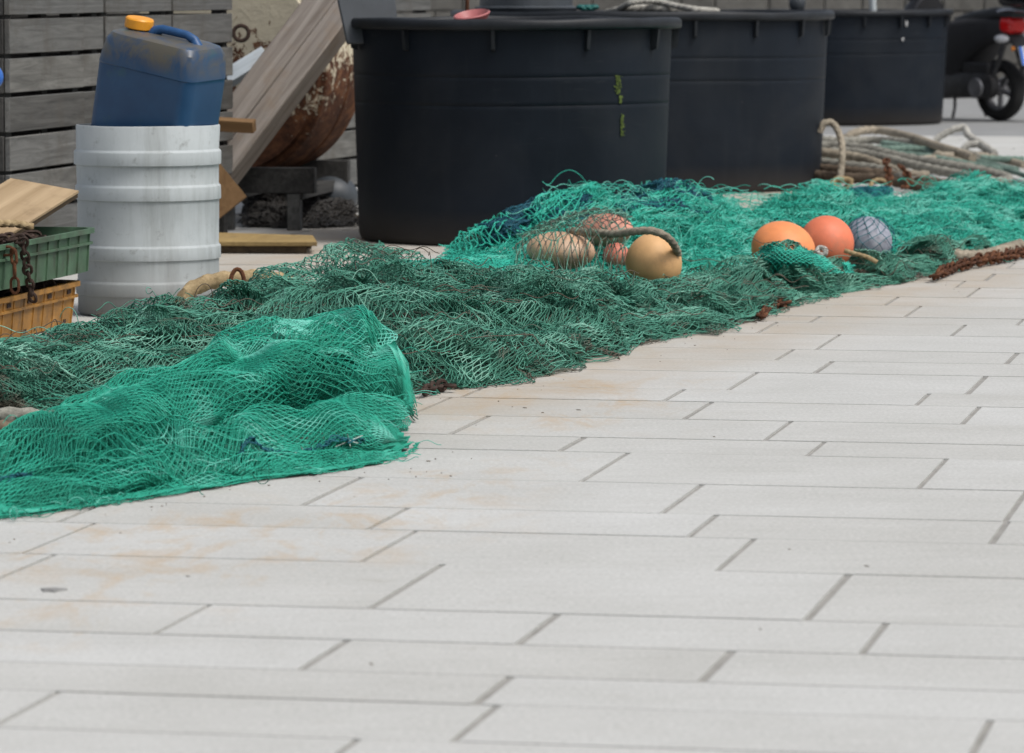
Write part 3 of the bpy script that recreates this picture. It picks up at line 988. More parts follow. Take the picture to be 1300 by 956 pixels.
gl = e_y[:2] + VDIR * 0.06 + UDIR * 0.035
make_tray('plastic_tray', 'green plastic tray stacked on the yellow tray', (gl[0], gl[1], 0.175), 1.1, 0.48, 0.150, M['green_plastic'], holes=False, flare=0.02)
def tray_pt(du, dv, z, base=tl):
    p = np.array(base[:2]) + UDIR * du + VDIR * dv
    return np.array([p[0], p[1], z])
b = MB(); q = tray_pt(-0.20, -0.5, 0.10)
link_heap(b, q, (0.17, 0.46, 0.065), 170, seed=3, rotz=-PHI)
solo('chain', b, M['rust_dark'], 'dark rusty chain heaped inside the yellow tray', 'chain', (q[0], q[1], 0.02), world=True)
b = MB(); q = tray_pt(-0.18, -0.5, 0.255)
link_heap(b, q, (0.17, 0.44, 0.075), 190, seed=5, rotz=-PHI)
solo('chain', b, M['rust_dark'], 'dark rusty chain heaped inside the green tray', 'chain', (q[0], q[1], 0.20), world=True)
def hang(px, y0, y1, dx, seed, L, Wd, r, lab, mat):
    top = gl + UDIR * 0.0
    P = []
    for i, s in enumerate(np.linspace(0, 1, 9)):
        x_ = px + dx * s; y_ = y0 + (y1 - y0) * s
        # plane of the tray's seen face, a little proud of it
        d = ray(x_, y_)
        # solve u(p) = u(face) + off
        uf = uv(np.array([gl[0], gl[1], 0]))[0] + 0.045
        tt = uf / (d[0] * UDIR[0] + d[1] * UDIR[1])
        p = np.array([d[0] * tt, d[1] * tt, H + d[2] * tt])
        P.append(p)
    P.insert(0, P[0] + np.array([-UDIR[0] * 0.10, -UDIR[1] * 0.10, -0.01]))
    b = MB(); chain_mb(b, P, L, Wd, r, seed)
    solo('chain', b, mat, lab, 'chain', (P[-1][0], P[-1][1], 0.02), world=True)
hang(28, 303, 382, 14, 1, 0.034, 0.026, 0.0055, 'greyish rusty chain hanging down the front of the green tray', M['rust_dark'])
hang(18, 318, 372, 1, 2, 0.05, 0.03, 0.005, 'short reddish rusty chain hanging left of the greyish one', M['rust'])
# bleached plywood offcut lying on the green tray
P2 = at(100, 242, 15.45); P1 = at(35, 217, 15.62); P3 = at(-45, 334, 14.75)
ydir = P2 - P3; nrm = np.cross(P2 - P3, P1 - P2); nrm = nrm if nrm[2] > 0 else -nrm
wd = np.linalg.norm(P1 - P2); ln = np.linalg.norm(ydir)
mx = board_matrix(P3, P2, nrm)
s = 1 if Vector(mx.inverted() @ Vector(P1)).x > 0 else -1
t = thing('plywood_board', 'stained plywood board tilted on top of the green tray', 'board')
t.matrix_world = mx
b = MB(); b.box((s * wd / 2, ln / 2, -0.004), (wd, ln, 0.008)); obj('face_veneer', b, M['plywood'], t)
b = MB(); b.box((s * wd / 2, ln / 2, -0.0165), (wd - .004, ln - .004, 0.017)); obj('core_plies', b, M['ply_edge'], t)
b = MB()
q = tray_pt(0.0, -0.28, 0.0)
rope_pts = [tray_pt(-0.16, -0.42, 0.36), tray_pt(-0.10, -0.36, 0.358), tray_pt(-0.05, -0.33, 0.345)]
rope('rope', rope_pts, 0.013, M['rope_tan'], 'short tan rope end among the chains in the green tray')
# blue float hanging at the picture's left edge
b = MB(); q = at(-9, 98, 17.0); b.ball(tuple(q), (0.04, 0.04, 0.046), 24, 14); b.tube([q + np.array([0, 0, .04]), q + np.array([0, 0.02, .5])], 0.005, 6)
solo('net_float', b, M['float_blue'], 'blue float hanging against the nearest crate at the left edge', 'float', (q[0], q[1], q[2] - 0.046), world=True)

# ------------------------------------------------------------------ rusty buoy, beam and boards between crates and tub
Yb = 21.85
cb = at(296, 88, Yb)
rb = 0.545
ax = Vector((0.42, 0.9, 0.02)).normalized()
cb = at(286, 84, Yb)
mt = Matrix.Translation(Vector(cb)) @ ax.to_track_quat('Z', 'Y').to_matrix().to_4x4()
buoy = thing('rusty_buoy', 'big round rusty steel buoy with flaking cream paint', 'buoy', (cb[0], cb[1], cb[2] - rb))
off = Matrix.Translation(-Vector(buoy.location))
b = MB()
b.lathe([(0.02, -0.030), (0.25, -0.022), (rb * .72, -0.012), (rb * .93, -0.004), (rb * .945, 0.012), (rb * .99, 0.016), (rb, 0.024), (rb, 0.24), (rb * .985, 0.25), (rb, 0.26), (rb, 0.40), (rb * .9, 0.45), (rb * .6, 0.46), (0.02, 0.47)], 64, off @ mt)
obj('shell', b, M['rust_paint'], buoy, edge=30)
b = MB()
rp = []
for i in range(16):
    a = 2 * math.pi * i / 16
    rp.append((0.036 * math.cos(a), 0, 0.036 * math.sin(a) - 0.06))
q = at(306, 26, Yb - 0.30)
b.tube([Vector(q) + Vector(p) for p in rp], 0.010, 8, off, closed=True)
obj('ring_lug', b, M['rust_dark'], buoy)
# trestle under the buoy
tp = gnd(345, 293)
tr = thing('wooden_trestle', 'dark low wooden trestle carrying the rusty buoy', 'trestle', (tp[0], tp[1], 0), (0, 0, -R_(8)))
for by in (0.05, 0.95):
    b = MB(); b.box((-0.03, by, 0.235), (0.46, 0.07, 0.12)); obj('crossbeam', b, M['grey_wood_dark'], tr, bevel=0.004)
for bx in (0.1, -0.2):
    b = MB(); b.box((bx, 0.5, 0.172), (0.08, 0.96, 0.055)); obj('rail', b, M['grey_wood_dark'], tr, bevel=0.004)
for (lx, ly) in ((0.10, 0.05), (-0.22, 0.05), (0.10, 0.95), (-0.22, 0.95)):
    b = MB(); b.box((lx, ly, 0.087), (0.062, 0.062, 0.174)); obj('leg', b, M['grey_wood'], tr, bevel=0.004)

def plank(name, p0, p1, nrm, w, th, mat, label, cat, bevel=0.004, shift=0.0, extra=None):
    mx = board_matrix(p0, p1, nrm)
    L = (Vector(p1) - Vector(p0)).length
    b = MB()
    if extra:
        for (x0, x1, dz) in extra:
            b.box(((x0 + x1) / 2, L / 2, -th / 2 + dz), (x1 - x0, L, th))
    else:
        b.box((shift, L / 2, -th / 2), (w, L, th))
    return solo(name, b, mat, label, cat, matrix=mx, bevel=bevel)
# the big leaning beam: two squared timbers side by side
p0 = at(262, 218, 20.9); p1 = at(428, -2, 21.1)
plank('timber_beam', p0, p1, (-0.35, -1, 0.42), 0.25, 0.12, M['light_wood'], 'big bleached timber beam leaning diagonally against the nearest tub', 'beam', bevel=0.006, extra=[(-0.145, -0.004, 0), (0.0, 0.11, 0.002)])
p0 = at(262, 118, 21.9); p1 = at(375, 25, 22.1)
plank('timber_batten', p0, p1, (-0.3, -1, 0.5), 0.09, 0.04, M['light_wood'], 'narrow bare batten leaning behind the big beam', 'batten')
p0 = at(268, 108, 21.6); p1 = at(337, 66, 21.65)
plank('painted_batten', p0, p1, (-0.3, -1, 0.6), 0.085, 0.05, M['painted_wood'], 'short pale blue painted batten in front of the rusty buoy', 'batten')
p0 = at(270, 150, 20.45); p1 = at(323, 153, 20.4)
plank('timber_stub', p0, p1, (0, -0.3, 1), 0.05, 0.055, M['plywood_brown'], 'short brown timber stub sticking out past the crate corner', 'timber')
# brown board leaning on its corner under the beam
b = MB()
q = at(300, 297, 20.55)
m = Matrix.Rotation(R_(-12), 4, 'X') @ Matrix.Rotation(R_(-39), 4, 'Y')
b.box((-0.06, 0.0, 0.12), (0.30, 0.02, 0.235), m)
zmin = min(v_[2] for v_ in b.v)
solo('brown_board', b, M['plywood_brown'], 'square brown board propped on its corner behind the drum', 'board', (q[0] - 0.02, q[1], -zmin + 0.001), bevel=0.002)
# yellow shuttering board on battens on the paving
qa = gnd(404, 321); qb = gnd(250, 324)
bd = thing('shuttering_board', 'yellow plywood board lying flat on the paving beside the drum', 'board', ((qa[0] + qb[0]) / 2, (qa[1] + qb[1]) / 2, 0), (0, 0, R_(-1)))
wl = qa[0] - qb[0]
b = MB(); b.add([(-wl / 2, 0, .052), (wl / 2, 0, .052), (wl / 2 - .05, .52, .052), (-wl / 2, 0.75, .052), (-wl / 2, 0, .034), (wl / 2, 0, .034), (wl / 2 - .05, .52, .034), (-wl / 2, 0.75, .034)], [(0, 1, 2, 3), (7, 6, 5, 4), (0, 4, 5, 1), (1, 5, 6, 2), (2, 6, 7, 3), (3, 7, 4, 0)])
obj('sheet', b, M['plywood_yellow'], bd, bevel=0.002)
for y_ in (0.05, 0.4):
    b = MB(); b.box((-0.02, y_, 0.018), (wl - 0.06, 0.05, 0.031)); obj('batten', b, M['ply_edge'], bd)

# clutter under the crate behind the nearest tub
b = MB(); q = gnd(420, 281); b.ball((q[0], q[1] + .1, 0.115), (0.13, 0.13, 0.115), 24, 14)
solo('dark_float', b, M['slate_plastic'], 'dark round float lying under the crate behind the nearest tub', 'float', (q[0], q[1] + .1, 0), world=True)
b = MB(); q = gnd(428, 283); m = Matrix.Translation((q[0], q[1], 0.02)) @ Matrix.Rotation(R_(-14), 4, 'Z')
b.box((0, 0, 0), (0.26, 0.09, 0.035), m)
solo('dark_plank', b, M['ply_edge'], 'short dark plank lying beside the nearest tub', 'plank', (q[0], q[1], 0), world=True, bevel=0.003)
rope('rope', [pt(434, 240, 268), pt(440, 255, 272), pt(446, 268, 277), pt(452, 277, 281)], 0.013, M['rope_tan'], 'tan rope end hanging beside the left side of the nearest tub')

# ------------------------------------------------------------------ nets
class SN:
    """smooth 3-D noise: a sum of sines"""
    def __init__(self, seed, freq, n=14):
        r = np.random.default_rng(seed)
        k = r.normal(size=(n, 3)); k /= np.linalg.norm(k, axis=1)[:, None]
        self.k = k * (freq * r.uniform(0.6, 1.5, (n, 1))) * 2 * math.pi
        self.p = r.uniform(0, 2 * math.pi, n)
        self.s = math.sqrt(2.0 / n)
    def __call__(self, P):
        out = np.zeros(P.shape[:-1])
        for k, p in zip(self.k, self.p):
            out += np.sin(P @ k + p)
        return out * self.s

def surface(rows, ns=220, per=26):
    """loft rows of (x, y, yb) picture points, given front to back, into a grid of world points"""
    R = []
    for row in rows:
        P = np.array([pt(*q) for q in row])
        xs = np.array([q[0] for q in row], float)
        s = (xs - xs[0]) / (xs[-1] - xs[0])
        g_ = np.linspace(0, 1, ns)
        Q = np.stack([np.interp(g_, s, P[:, i]) for i in range(3)], 1)
        ker = np.hanning(15); ker /= ker.sum()
        pad = np.vstack([np.repeat(Q[:1], 7, 0), Q, np.repeat(Q[-1:], 7, 0)])
        Q = np.stack([np.convolve(pad[:, i], ker, 'valid') for i in range(3)], 1)
        R.append(Q)
    R = np.array(R)
    E = np.concatenate([2 * R[:1] - R[1:2], R, 2 * R[-1:] - R[-2:-1]])
    out = []
    for i in range(1, len(E) - 2):
        for t in np.linspace(0, 1, per, endpoint=False):
            a, b_, c, d = E[i - 1], E[i], E[i + 1], E[i + 2]
            out.append(0.5 * (2 * b_ + (c - a) * t + (2 * a - 5 * b_ + 4 * c - d) * t * t + (3 * b_ - a - 3 * c + d) * t ** 3))
    out.append(R[-1])
    F = np.array(out)
    L = np.r_[0, np.cumsum(np.linalg.norm(np.diff(F, axis=0), axis=2).mean(1))]
    g_ = np.linspace(0, L[-1], len(F))
    idx = np.interp(g_, L, np.arange(len(F)))
    i0 = np.floor(idx).astype(int).clip(0, len(F) - 2); fr = (idx - i0)[:, None, None]
    return F[i0] * (1 - fr) + F[i0 + 1] * fr

def samp(F, s, t):
    nt_, ns_ = F.shape[:2]
    a = np.clip(s, 0, 1) * (ns_ - 1); b_ = np.clip(t, 0, 1) * (nt_ - 1)
    i = np.floor(a).astype(int).clip(0, ns_ - 2); j = np.floor(b_).astype(int).clip(0, nt_ - 2)
    u = (a - i)[..., None]; v_ = (b_ - j)[..., None]
    return (F[j, i] * (1 - u) + F[j, i + 1] * u) * (1 - v_) + (F[j + 1, i] * (1 - u) + F[j + 1, i + 1] * u) * v_

class Twine:
    """collects strands as thin three-sided tubes"""
    def __init__(self):
        self.a = []; self.b = []; self.ra = []; self.rb = []; self.t = []
    def seg(self, A, B, ra, rb, tone):
        n = len(A)
        self.a.append(A); self.b.append(B)
        self.ra.append(np.broadcast_to(ra, n)); self.rb.append(np.broadcast_to(rb, n)); self.t.append(np.broadcast_to(tone, n))
    def poly(self, P, r, tone):
        """P: (n, k, 3) polylines"""
        for i in range(P.shape[1] - 1):
            self.seg(P[:, i], P[:, i + 1], r, r, tone)
    def build(self, name, mat, parent=None):
        A = np.vstack(self.a); B = np.vstack(self.b)
        ra = np.concatenate(self.ra); rb = np.concatenate(self.rb); tone = np.concatenate(self.t)
        d = B - A
        ln = np.linalg.norm(d, axis=1)
        ok = (ln > 1e-5) & (ln < 0.25)
        A, B, ra, rb, tone, d, ln = A[ok], B[ok], ra[ok], rb[ok], tone[ok], d[ok], ln[ok]
        d = d / ln[:, None]
        ref = np.where(np.abs(d[:, 2:3]) < 0.9, np.array([[0, 0, 1.0]]), np.array([[1.0, 0, 0]]))
        s = np.cross(d, ref); s /= np.linalg.norm(s, axis=1)[:, None]
        q = np.cross(d, s)
        n = len(A)
        V = np.empty((n, 6, 3), np.float32)
        for j in range(3):
            th = 2 * math.pi * j / 3 + 0.5
            o = s * math.cos(th) + q * math.sin(th)
            V[:, j] = A + o * ra[:, None]
            V[:, 3 + j] = B + o * rb[:, None]
        loc = np.array([A[:, 0].mean(), A[:, 1].mean(), 0.0])
        if parent is None:
            V -= loc.astype(np.float32)
        else:
            V -= np.array(parent.location, np.float32)
        Fq = np.array([[0, 1, 4, 3], [1, 2, 5, 4], [2, 0, 3, 5]], np.int32)
        Fi = (np.arange(n, dtype=np.int32)[:, None, None] * 6 + Fq[None]).reshape(-1)
        me = bpy.data.meshes.new(name)
        me.vertices.add(n * 6); me.vertices.foreach_set('co', V.reshape(-1))
        me.loops.add(n * 12); me.loops.foreach_set('vertex_index', Fi)
        me.polygons.add(n * 3)
        me.polygons.foreach_set('loop_start', np.arange(0, n * 12, 4, dtype=np.int32))
        me.polygons.foreach_set('loop_total', np.full(n * 3, 4, np.int32))
        me.polygons.foreach_set('use_smooth', np.ones(n * 3, bool))
        me.update(calc_edges=True)
        at2 = me.attributes.new('tone', 'FLOAT', 'POINT')
        at2.data.foreach_set('value', np.repeat(tone, 6).astype(np.float32))
        me.materials.append(mat)
        o = bpy.data.objects.new(name, me); COL.objects.link(o)
        if parent is None:
            o.location = loc
        else:
            o.parent = parent
        return o

def lattice(tw, F, ns, nt_, r, disp, tone, s0=0.0, s1=1.0, t0=0.0, t1=1.0, warp=(0, 0), wseed=0, wfreq=1.0, mid=0.0, knot=1.25, keep=None, tvar=0.08, seed=0, arc=0.0, jit=0.0, nseg=3):
    """a diamond-mesh sheet over the loft F"""
    rg = np.random.default_rng(seed + 1000)
    j = np.arange(nt_ + 1)[:, None]; i = np.arange(ns + 1)[None, :]
    s = (i + 0.5 * (j % 2)) / ns + 0 * j
    t = j / nt_ + 0.0 * i
    W = np.stack([s * 1.7, t, 0 * s], -1)
    s2 = s + warp[0] * SN(wseed + 1, wfreq)(W); t2 = t + warp[1] * SN(wseed + 2, wfreq)(W)
    inside = (s2 >= 0) & (s2 <= 1) & (t2 >= 0) & (t2 <= 1)
    s3 = s0 + (s1 - s0) * np.clip(s2, 0, 1); t3 = t0 + (t1 - t0) * np.clip(t2, 0, 1)
    P = samp(F, s3, t3)
    if keep is not None:
        inside &= keep(s3, t3, P)
    P = disp(P, s3, t3)
    if jit:
        P = P + rg.normal(size=P.shape) * np.array([jit, jit * 1.4, jit])
        P[..., 2] = np.where(P[..., 2] < 0.004, 0.004 + np.abs(P[..., 2]) * 0.3, P[..., 2])
    tn = tone + tvar * SN(seed + 5, 4.0)(P) + 0.5 * tvar * rg.normal(size=s.shape)
    ev = (np.arange(nt_) % 2 == 0)
    def edges(j0, i0, j1, i1):
        ok = (i0 >= 0) & (i1 >= 0) & (i0 <= ns) & (i1 <= ns)
        j0, i0, j1, i1 = j0[ok], i0[ok], j1[ok], i1[ok]
        ok = inside[j0, i0] & inside[j1, i1]
        j0, i0, j1, i1 = j0[ok], i0[ok], j1[ok], i1[ok]
        A, B = P[j0, i0], P[j1, i1]
        tt = (tn[j0, i0] + tn[j1, i1]) / 2
        if arc > 0:
            ln = np.linalg.norm(B - A, axis=1)[:, None]
            C = (A + B) / 2 + rg.normal(size=A.shape) * ln * arc
            prev = A
            for q in range(1, nseg + 1):
                u_ = q / nseg
                X = A * (1 - u_) ** 2 + 2 * C * u_ * (1 - u_) + B * u_ * u_
                X[:, 2] = np.where(X[:, 2] < 0.003, 0.003 + np.abs(X[:, 2] - 0.003) * 0.3, X[:, 2])
                tw.seg(prev, X, r * (knot if q == 1 else 1), r * (knot if q == nseg else 1), tt)
                prev = X
        elif mid > 0:
            C = (A + B) / 2 + rg.normal(size=A.shape) * mid
            C[:, 2] = np.maximum(C[:, 2], 0.003)
            tw.seg(A, C, r * knot, r, tt); tw.seg(C, B, r, r * knot, tt)
        else:
            tw.seg(A, B, r * knot, r * knot * 0.92, tt)
    J, I = np.meshgrid(np.arange(nt_), np.arange(ns + 1), indexing='ij')
    J, I = J.ravel(), I.ravel()
    e = (J % 2 == 0)
    edges(J, I, J + 1, I)
    edges(J[e], I[e], J[e] + 1, I[e] - 1)
    edges(J[~e], I[~e], J[~e] + 1, I[~e] + 1)

def threads(tw, F, n, k, step, r, tone, disp, seed, lift=0.01, loop=0.6, s0=0, s1=1, t0=0, t1=1):
    """loose curling strands lying on the loft, wandering in three dimensions"""
    rg = np.random.default_rng(seed)
    P = samp(F, rg.uniform(s0, s1, n), rg.uniform(t0, t1, n))
    ss, ts = rg.uniform(s0, s1, n), rg.uniform(t0, t1, n)
    P = disp(samp(F, ss, ts), ss, ts)
    P[:, 2] += rg.uniform(0, lift * 0.5, n)
    z0 = P[:, 2].copy()
    d = rg.normal(size=(n, 3)) * np.array([1, 0.7, 0.6]); d /= np.linalg.norm(d, axis=1)[:, None]
    w = rg.normal(size=(n, 3)) * loop
    pts = [P.copy()]
    for q in range(k):
        w = w * 0.85 + rg.normal(size=(n, 3)) * loop * 0.5
        d = d + np.cross(w, d) * 0.35
        d[:, 2] -= 0.35 * np.clip((P[:, 2] - z0 - lift * 0.3) / lift, -1.2, 1.2)
        d /= np.linalg.norm(d, axis=1)[:, None]
        P = P + d * step
        P[:, 2] = np.maximum(P[:, 2], 0.003)
        pts.append(P.copy())
    tw.poly(np.stack(pts, 1), r, np.clip(tone + rg.normal(size=n) * 0.22, 0, 1))

def fl(row):       # row on the ground
    return [(x_, y_, y_) for x_, y_ in row]

# --- A: the bright emerald net in the foreground
rowsA = [
    fl([(-70, 673), (0, 660), (100, 648), (200, 632), (300, 615), (400, 603), (480, 590), (518, 578), (531, 566)]),
    [(-70, 646, 663), (0, 634, 650), (100, 616, 636), (200, 600, 619), (300, 583, 603), (400, 576, 592), (480, 568, 581), (516, 556, 570), (532, 545, 560)],
    [(-70, 610, 642), (0, 600, 632), (100, 572, 614), (200, 553, 600), (300, 540, 584), (400, 530, 576), (470, 528, 570), (514, 530, 564), (532, 530, 558)],
    [(-70, 592, 628), (0, 580, 618), (100, 532, 600), (200, 500, 586), (300, 480, 571), (380, 474, 563), (450, 474, 558), (505, 492, 556), (524, 515, 555), (536, 542, 556)],
    [(-70, 585, 614), (0, 570, 604), (100, 515, 588), (200, 480, 573), (300, 447, 560), (380, 440, 551), (450, 440, 546), (500, 458, 547), (522, 492, 550), (535, 535, 553)],
    [(-70, 580, 602), (0, 563, 592), (70, 535, 582), (130, 503, 574), (200, 474, 562), (260, 458, 553), (315, 424, 545), (345, 414, 540), (385, 428, 537), (430, 406, 534), (475, 410, 536), (508, 440, 540), (526, 480, 546), (534, 530, 552)],
    [(-70, 572, 588), (0, 557, 577), (130, 515, 558), (250, 470, 540), (350, 430, 526), (440, 430, 520), (500, 455, 526), (522, 490, 538), (534, 530, 548)],
    fl([(-70, 562), (0, 552), (130, 536), (250, 522), (350, 512), (440, 506), (505, 512), (533, 540)]),
]
FA = surface(rowsA)
fa1, fa2, fa3 = SN(21, 1.3), SN(22, 2.6), SN(23, 7.0)
fa4 = SN(24, 0.8)
def dispA(k, rough=1.0, seed=0):
    n1 = SN(300 + seed, 5.0); n2 = SN(330 + seed, 14.0); nx = SN(360 + seed, 4.0)
    def d(P, s, t):
        # gathered folds running along the net: a rolling wave with overhang
        w_ = P[..., 1] * 0.52 - P[..., 0] * 0.70
        Z = np.stack([P[..., 0], P[..., 1] * 0.5, P[..., 2]], -1)
        ph = 2 * math.pi * (w_ / 0.17) + 1.7 * fa1(Z) + 0.7 * fa2(Z)
        env = np.clip(np.minimum(t, 1 - t) * 6, 0.08, 1) * np.clip((1.0 - s) * 7, 0.12, 1) * np.clip(1.25 - 0.6 * t, 0.5, 1)
        amp = 0.030 * np.clip(1 + 0.6 * fa4(Z), 0.3, 2) * env
        Q = P.copy()
        Q[..., 2] += amp * np.cos(ph) + 0.33 * amp * np.cos(2.3 * ph + 1.6 * fa2(Z))
        Q[..., 1] += 2.7 * amp * np.sin(ph) + 0.6 * amp * np.sin(2 * ph)
        Q[..., 0] -= 0.8 * amp * np.sin(ph)
        # the hollow under the curled lip at the right
        g1 = np.exp(-((s - 0.735) / 0.085) ** 2 - ((t - 0.30) / 0.10) ** 2)
        Q[..., 1] += 0.16 * g1; Q[..., 2] -= 0.024 * g1
        g2 = np.exp(-((s - 0.76) / 0.12) ** 2 - ((t - 0.47) / 0.06) ** 2)
        Q[..., 1] -= 0.10 * g2; Q[..., 2] += 0.022 * g2
        Q[..., 2] += 0.004 * fa3(Z)
        Q[..., 2] -= 0.012 * k * np.clip(Q[..., 2] / 0.10, 0.12, 1)
        Q[..., 2] += rough * (0.0035 * n1(P) + 0.0012 * n2(P))
        Q[..., 0] += rough * 0.008 * nx(P)
        Q[..., 1] += rough * 0.010 * n1(P[..., ::-1])
        Q[..., 2] = np.maximum(Q[..., 2], 0.004 + 0.001 * (6 - min(k, 6)))
        return Q
    return d
netA = thing('fishing_net', 'bright emerald fine-mesh fishing net bunched in the foreground', 'fishing net', (FA[..., 0].mean(), FA[..., 1].mean(), 0))
tw = Twine()
for kk in range(6):
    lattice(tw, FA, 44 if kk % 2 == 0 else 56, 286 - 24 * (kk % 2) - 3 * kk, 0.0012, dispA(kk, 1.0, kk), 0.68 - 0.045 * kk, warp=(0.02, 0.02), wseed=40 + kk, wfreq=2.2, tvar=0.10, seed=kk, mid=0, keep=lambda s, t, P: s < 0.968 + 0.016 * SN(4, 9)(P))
# open, lighter mesh over the hump at the right
def dispH(P, s, t):
    Q = P.copy()
    Q[..., 2] = Q[..., 2] + 0.012 + 0.008 * SN(77, 5)(P)
    Q[..., 0] += 0.012 * SN(78, 7)(P); Q[..., 1] += 0.02 * SN(79, 7)(P)
    Q[..., 2] = np.maximum(Q[..., 2], 0.005)
    return Q
lattice(tw, FA, 36, 84, 0.0016, dispH, 0.86, s0=0.68, s1=0.94, t0=0.42, t1=1.0, warp=(0.03, 0.02), wseed=71, wfreq=2, tvar=0.08, seed=71, mid=0.0012)
threads(tw, FA, 120, 18, 0.010, 0.0010, 0.8, dispA(0), 5, 0.004, 0.25, s1=0.96)
threads(tw, FA, 70, 12, 0.010, 0.0012, 0.6, dispA(0), 6, 0.006, 0.35, s0=0.05, s1=0.97, t0=0.0, t1=0.05)
tw.build('netting', M['net_bright'], netA)
# outer edge cord and blue lacing
tw = Twine()
def on_net(path, n, lift=0.004, k=0):
    """a path of (s, t) on the emerald net's folded surface"""
    q = spline([(a, b_, 0) for a, b_ in path], 0.004)
    q = q[np.linspace(0, len(q) - 1, n).astype(int)]
    Q = dispA(k)(samp(FA, q[:, 0], q[:, 1]), q[:, 0], q[:, 1])
    Q[:, 2] += lift
    return Q
LACE = ((0.10, 0.125), (0.22, 0.14), (0.34, 0.15), (0.46, 0.15), (0.58, 0.165), (0.70, 0.17), (0.82, 0.165), (0.92, 0.14))
for q in range(7):
    P = on_net(LACE, 130, 0.004)
    rg = np.random.default_rng(q)
    P[:, 2] += 0.004 * np.sin(np.arange(130) * 0.7 + q * 2.1) + 0.003 * rg.normal(size=130)
    P[:, 1] += 0.012 * np.sin(np.arange(130) * 0.26 + q) + 0.006 * rg.normal(size=130) - 0.004
    P[:, 0] += 0.004 * rg.normal(size=130)
    P[:, 2] = np.maximum(P[:, 2], 0.008)
    seg = rg.random(129) < (0.55 if q else 1.1)
    tw.seg(P[:-1][seg], P[1:][seg], 0.0021, 0.0021, 0.4 + 0.25 * rg.random(seg.sum()))
tw.build('blue_lacing', M['net_blue'], netA)
tw = Twine()
rg = np.random.default_rng(9)
for s_ in (0.30, 0.36, 0.40, 0.55, 0.71, 0.745, 0.83):
    c = on_net(((s_, 0.155), (s_ + 0.01, 0.155)), 2, 0.010)[0] + np.array([0, -0.01, 0])
    for q in range(4):
        d = rg.normal(size=3) * np.array([0.02, 0.02, 0.012])
        tw.seg((c - d)[None], (c + d)[None], 0.0018, 0.0012, 0.5)
tw.build('tie_knots', M['net_white'], netA)
tw = Twine()
edge = [pt(*q) for q in rowsA[0]]
for q in range(2):
    P = spline(edge, 0.015); rg = np.random.default_rng(60 + q)
    L = np.arange(len(P)) * 0.015
    P[:, 2] = 0.004 + 0.003 * q; P[:, 1] += 0.012 * q + 0.012 * np.sin(L * 17 + 2 * q) + 0.006 * rg.normal(size=len(P)); P[:, 0] += 0.005 * rg.normal(size=len(P))
    tw.seg(P[:-1], P[1:], 0.0018, 0.0018, 0.45 + 0.2 * rg.random(len(P) - 1))
tw.build('edge_cord', M['net_bright'], netA)

# --- B: the long old green net, tangled
rowsB = [
    fl([(-70, 530), (0, 524), (100, 520), (250, 515), (400, 512), (530, 500), (600, 492), (650, 486), (700, 474), (760, 456), (800, 440), (860, 426), (920, 418), (965, 404), (1000, 386), (1060, 375), (1120, 362), (1180, 351), (1225, 338), (1245, 330)]),
    [(-70, 505, 522), (0, 500, 516), (100, 492, 512), (250, 475, 505), (400, 470, 500), (530, 462, 490), (600, 455, 482), (650, 448, 475), (700, 438, 464), (760, 424, 447), (800, 412, 432), (860, 402, 420), (920, 396, 412), (965, 383, 398), (1000, 368, 381), (1060, 358, 370), (1120, 348, 358), (1180, 337, 346), (1225, 328, 334), (1245, 324, 328)],
    [(-70, 482, 510), (0, 474, 505), (100, 452, 498), (250, 428, 485), (330, 410, 478), (400, 395, 468), (480, 385, 458), (560, 392, 455), (640, 394, 448), (700, 390, 438), (760, 394, 428), (800, 402, 420), (840, 400, 413), (870, 390, 407), (920, 372, 402), (965, 360, 390), (1000, 350, 375), (1060, 343, 365), (1120, 334, 354), (1180, 326, 342), (1225, 320, 331), (1245, 320, 326)],
    [(-70, 472, 498), (0, 464, 492), (60, 456, 488), (100, 432, 482), (160, 412, 474), (250, 393, 462), (320, 378, 452), (400, 358, 440), (450, 349, 434), (520, 354, 430), (580, 356, 428), (620, 358, 426), (660, 362, 424), (700, 368, 420), (750, 374, 414), (795, 390, 407), (840, 392, 403), (870, 382, 398), (920, 358, 392), (960, 346, 382), (1000, 338, 370), (1060, 336, 360), (1120, 328, 350), (1180, 321, 339), (1225, 318, 329), (1245, 318, 324)],
    [(-70, 470, 484), (0, 462, 476), (100, 434, 466), (250, 395, 446), (330, 380, 434), (400, 362, 420), (450, 352, 412), (520, 356, 408), (580, 358, 406), (660, 366, 402), (700, 370, 398), (795, 386, 394), (845, 384, 390), (900, 364, 380), (1000, 342, 362), (1120, 332, 344), (1245, 318, 322)],
    fl([(-70, 466), (0, 458), (100, 446), (250, 424), (330, 410), (400, 396), (450, 390), (580, 386), (700, 380), (800, 376), (900, 366), (1000, 352), (1120, 338), (1245, 320)]),
]
FB = surface(rowsB, 320)
lb1, lb2 = SN(51, 1.5), SN(52, 3.3)
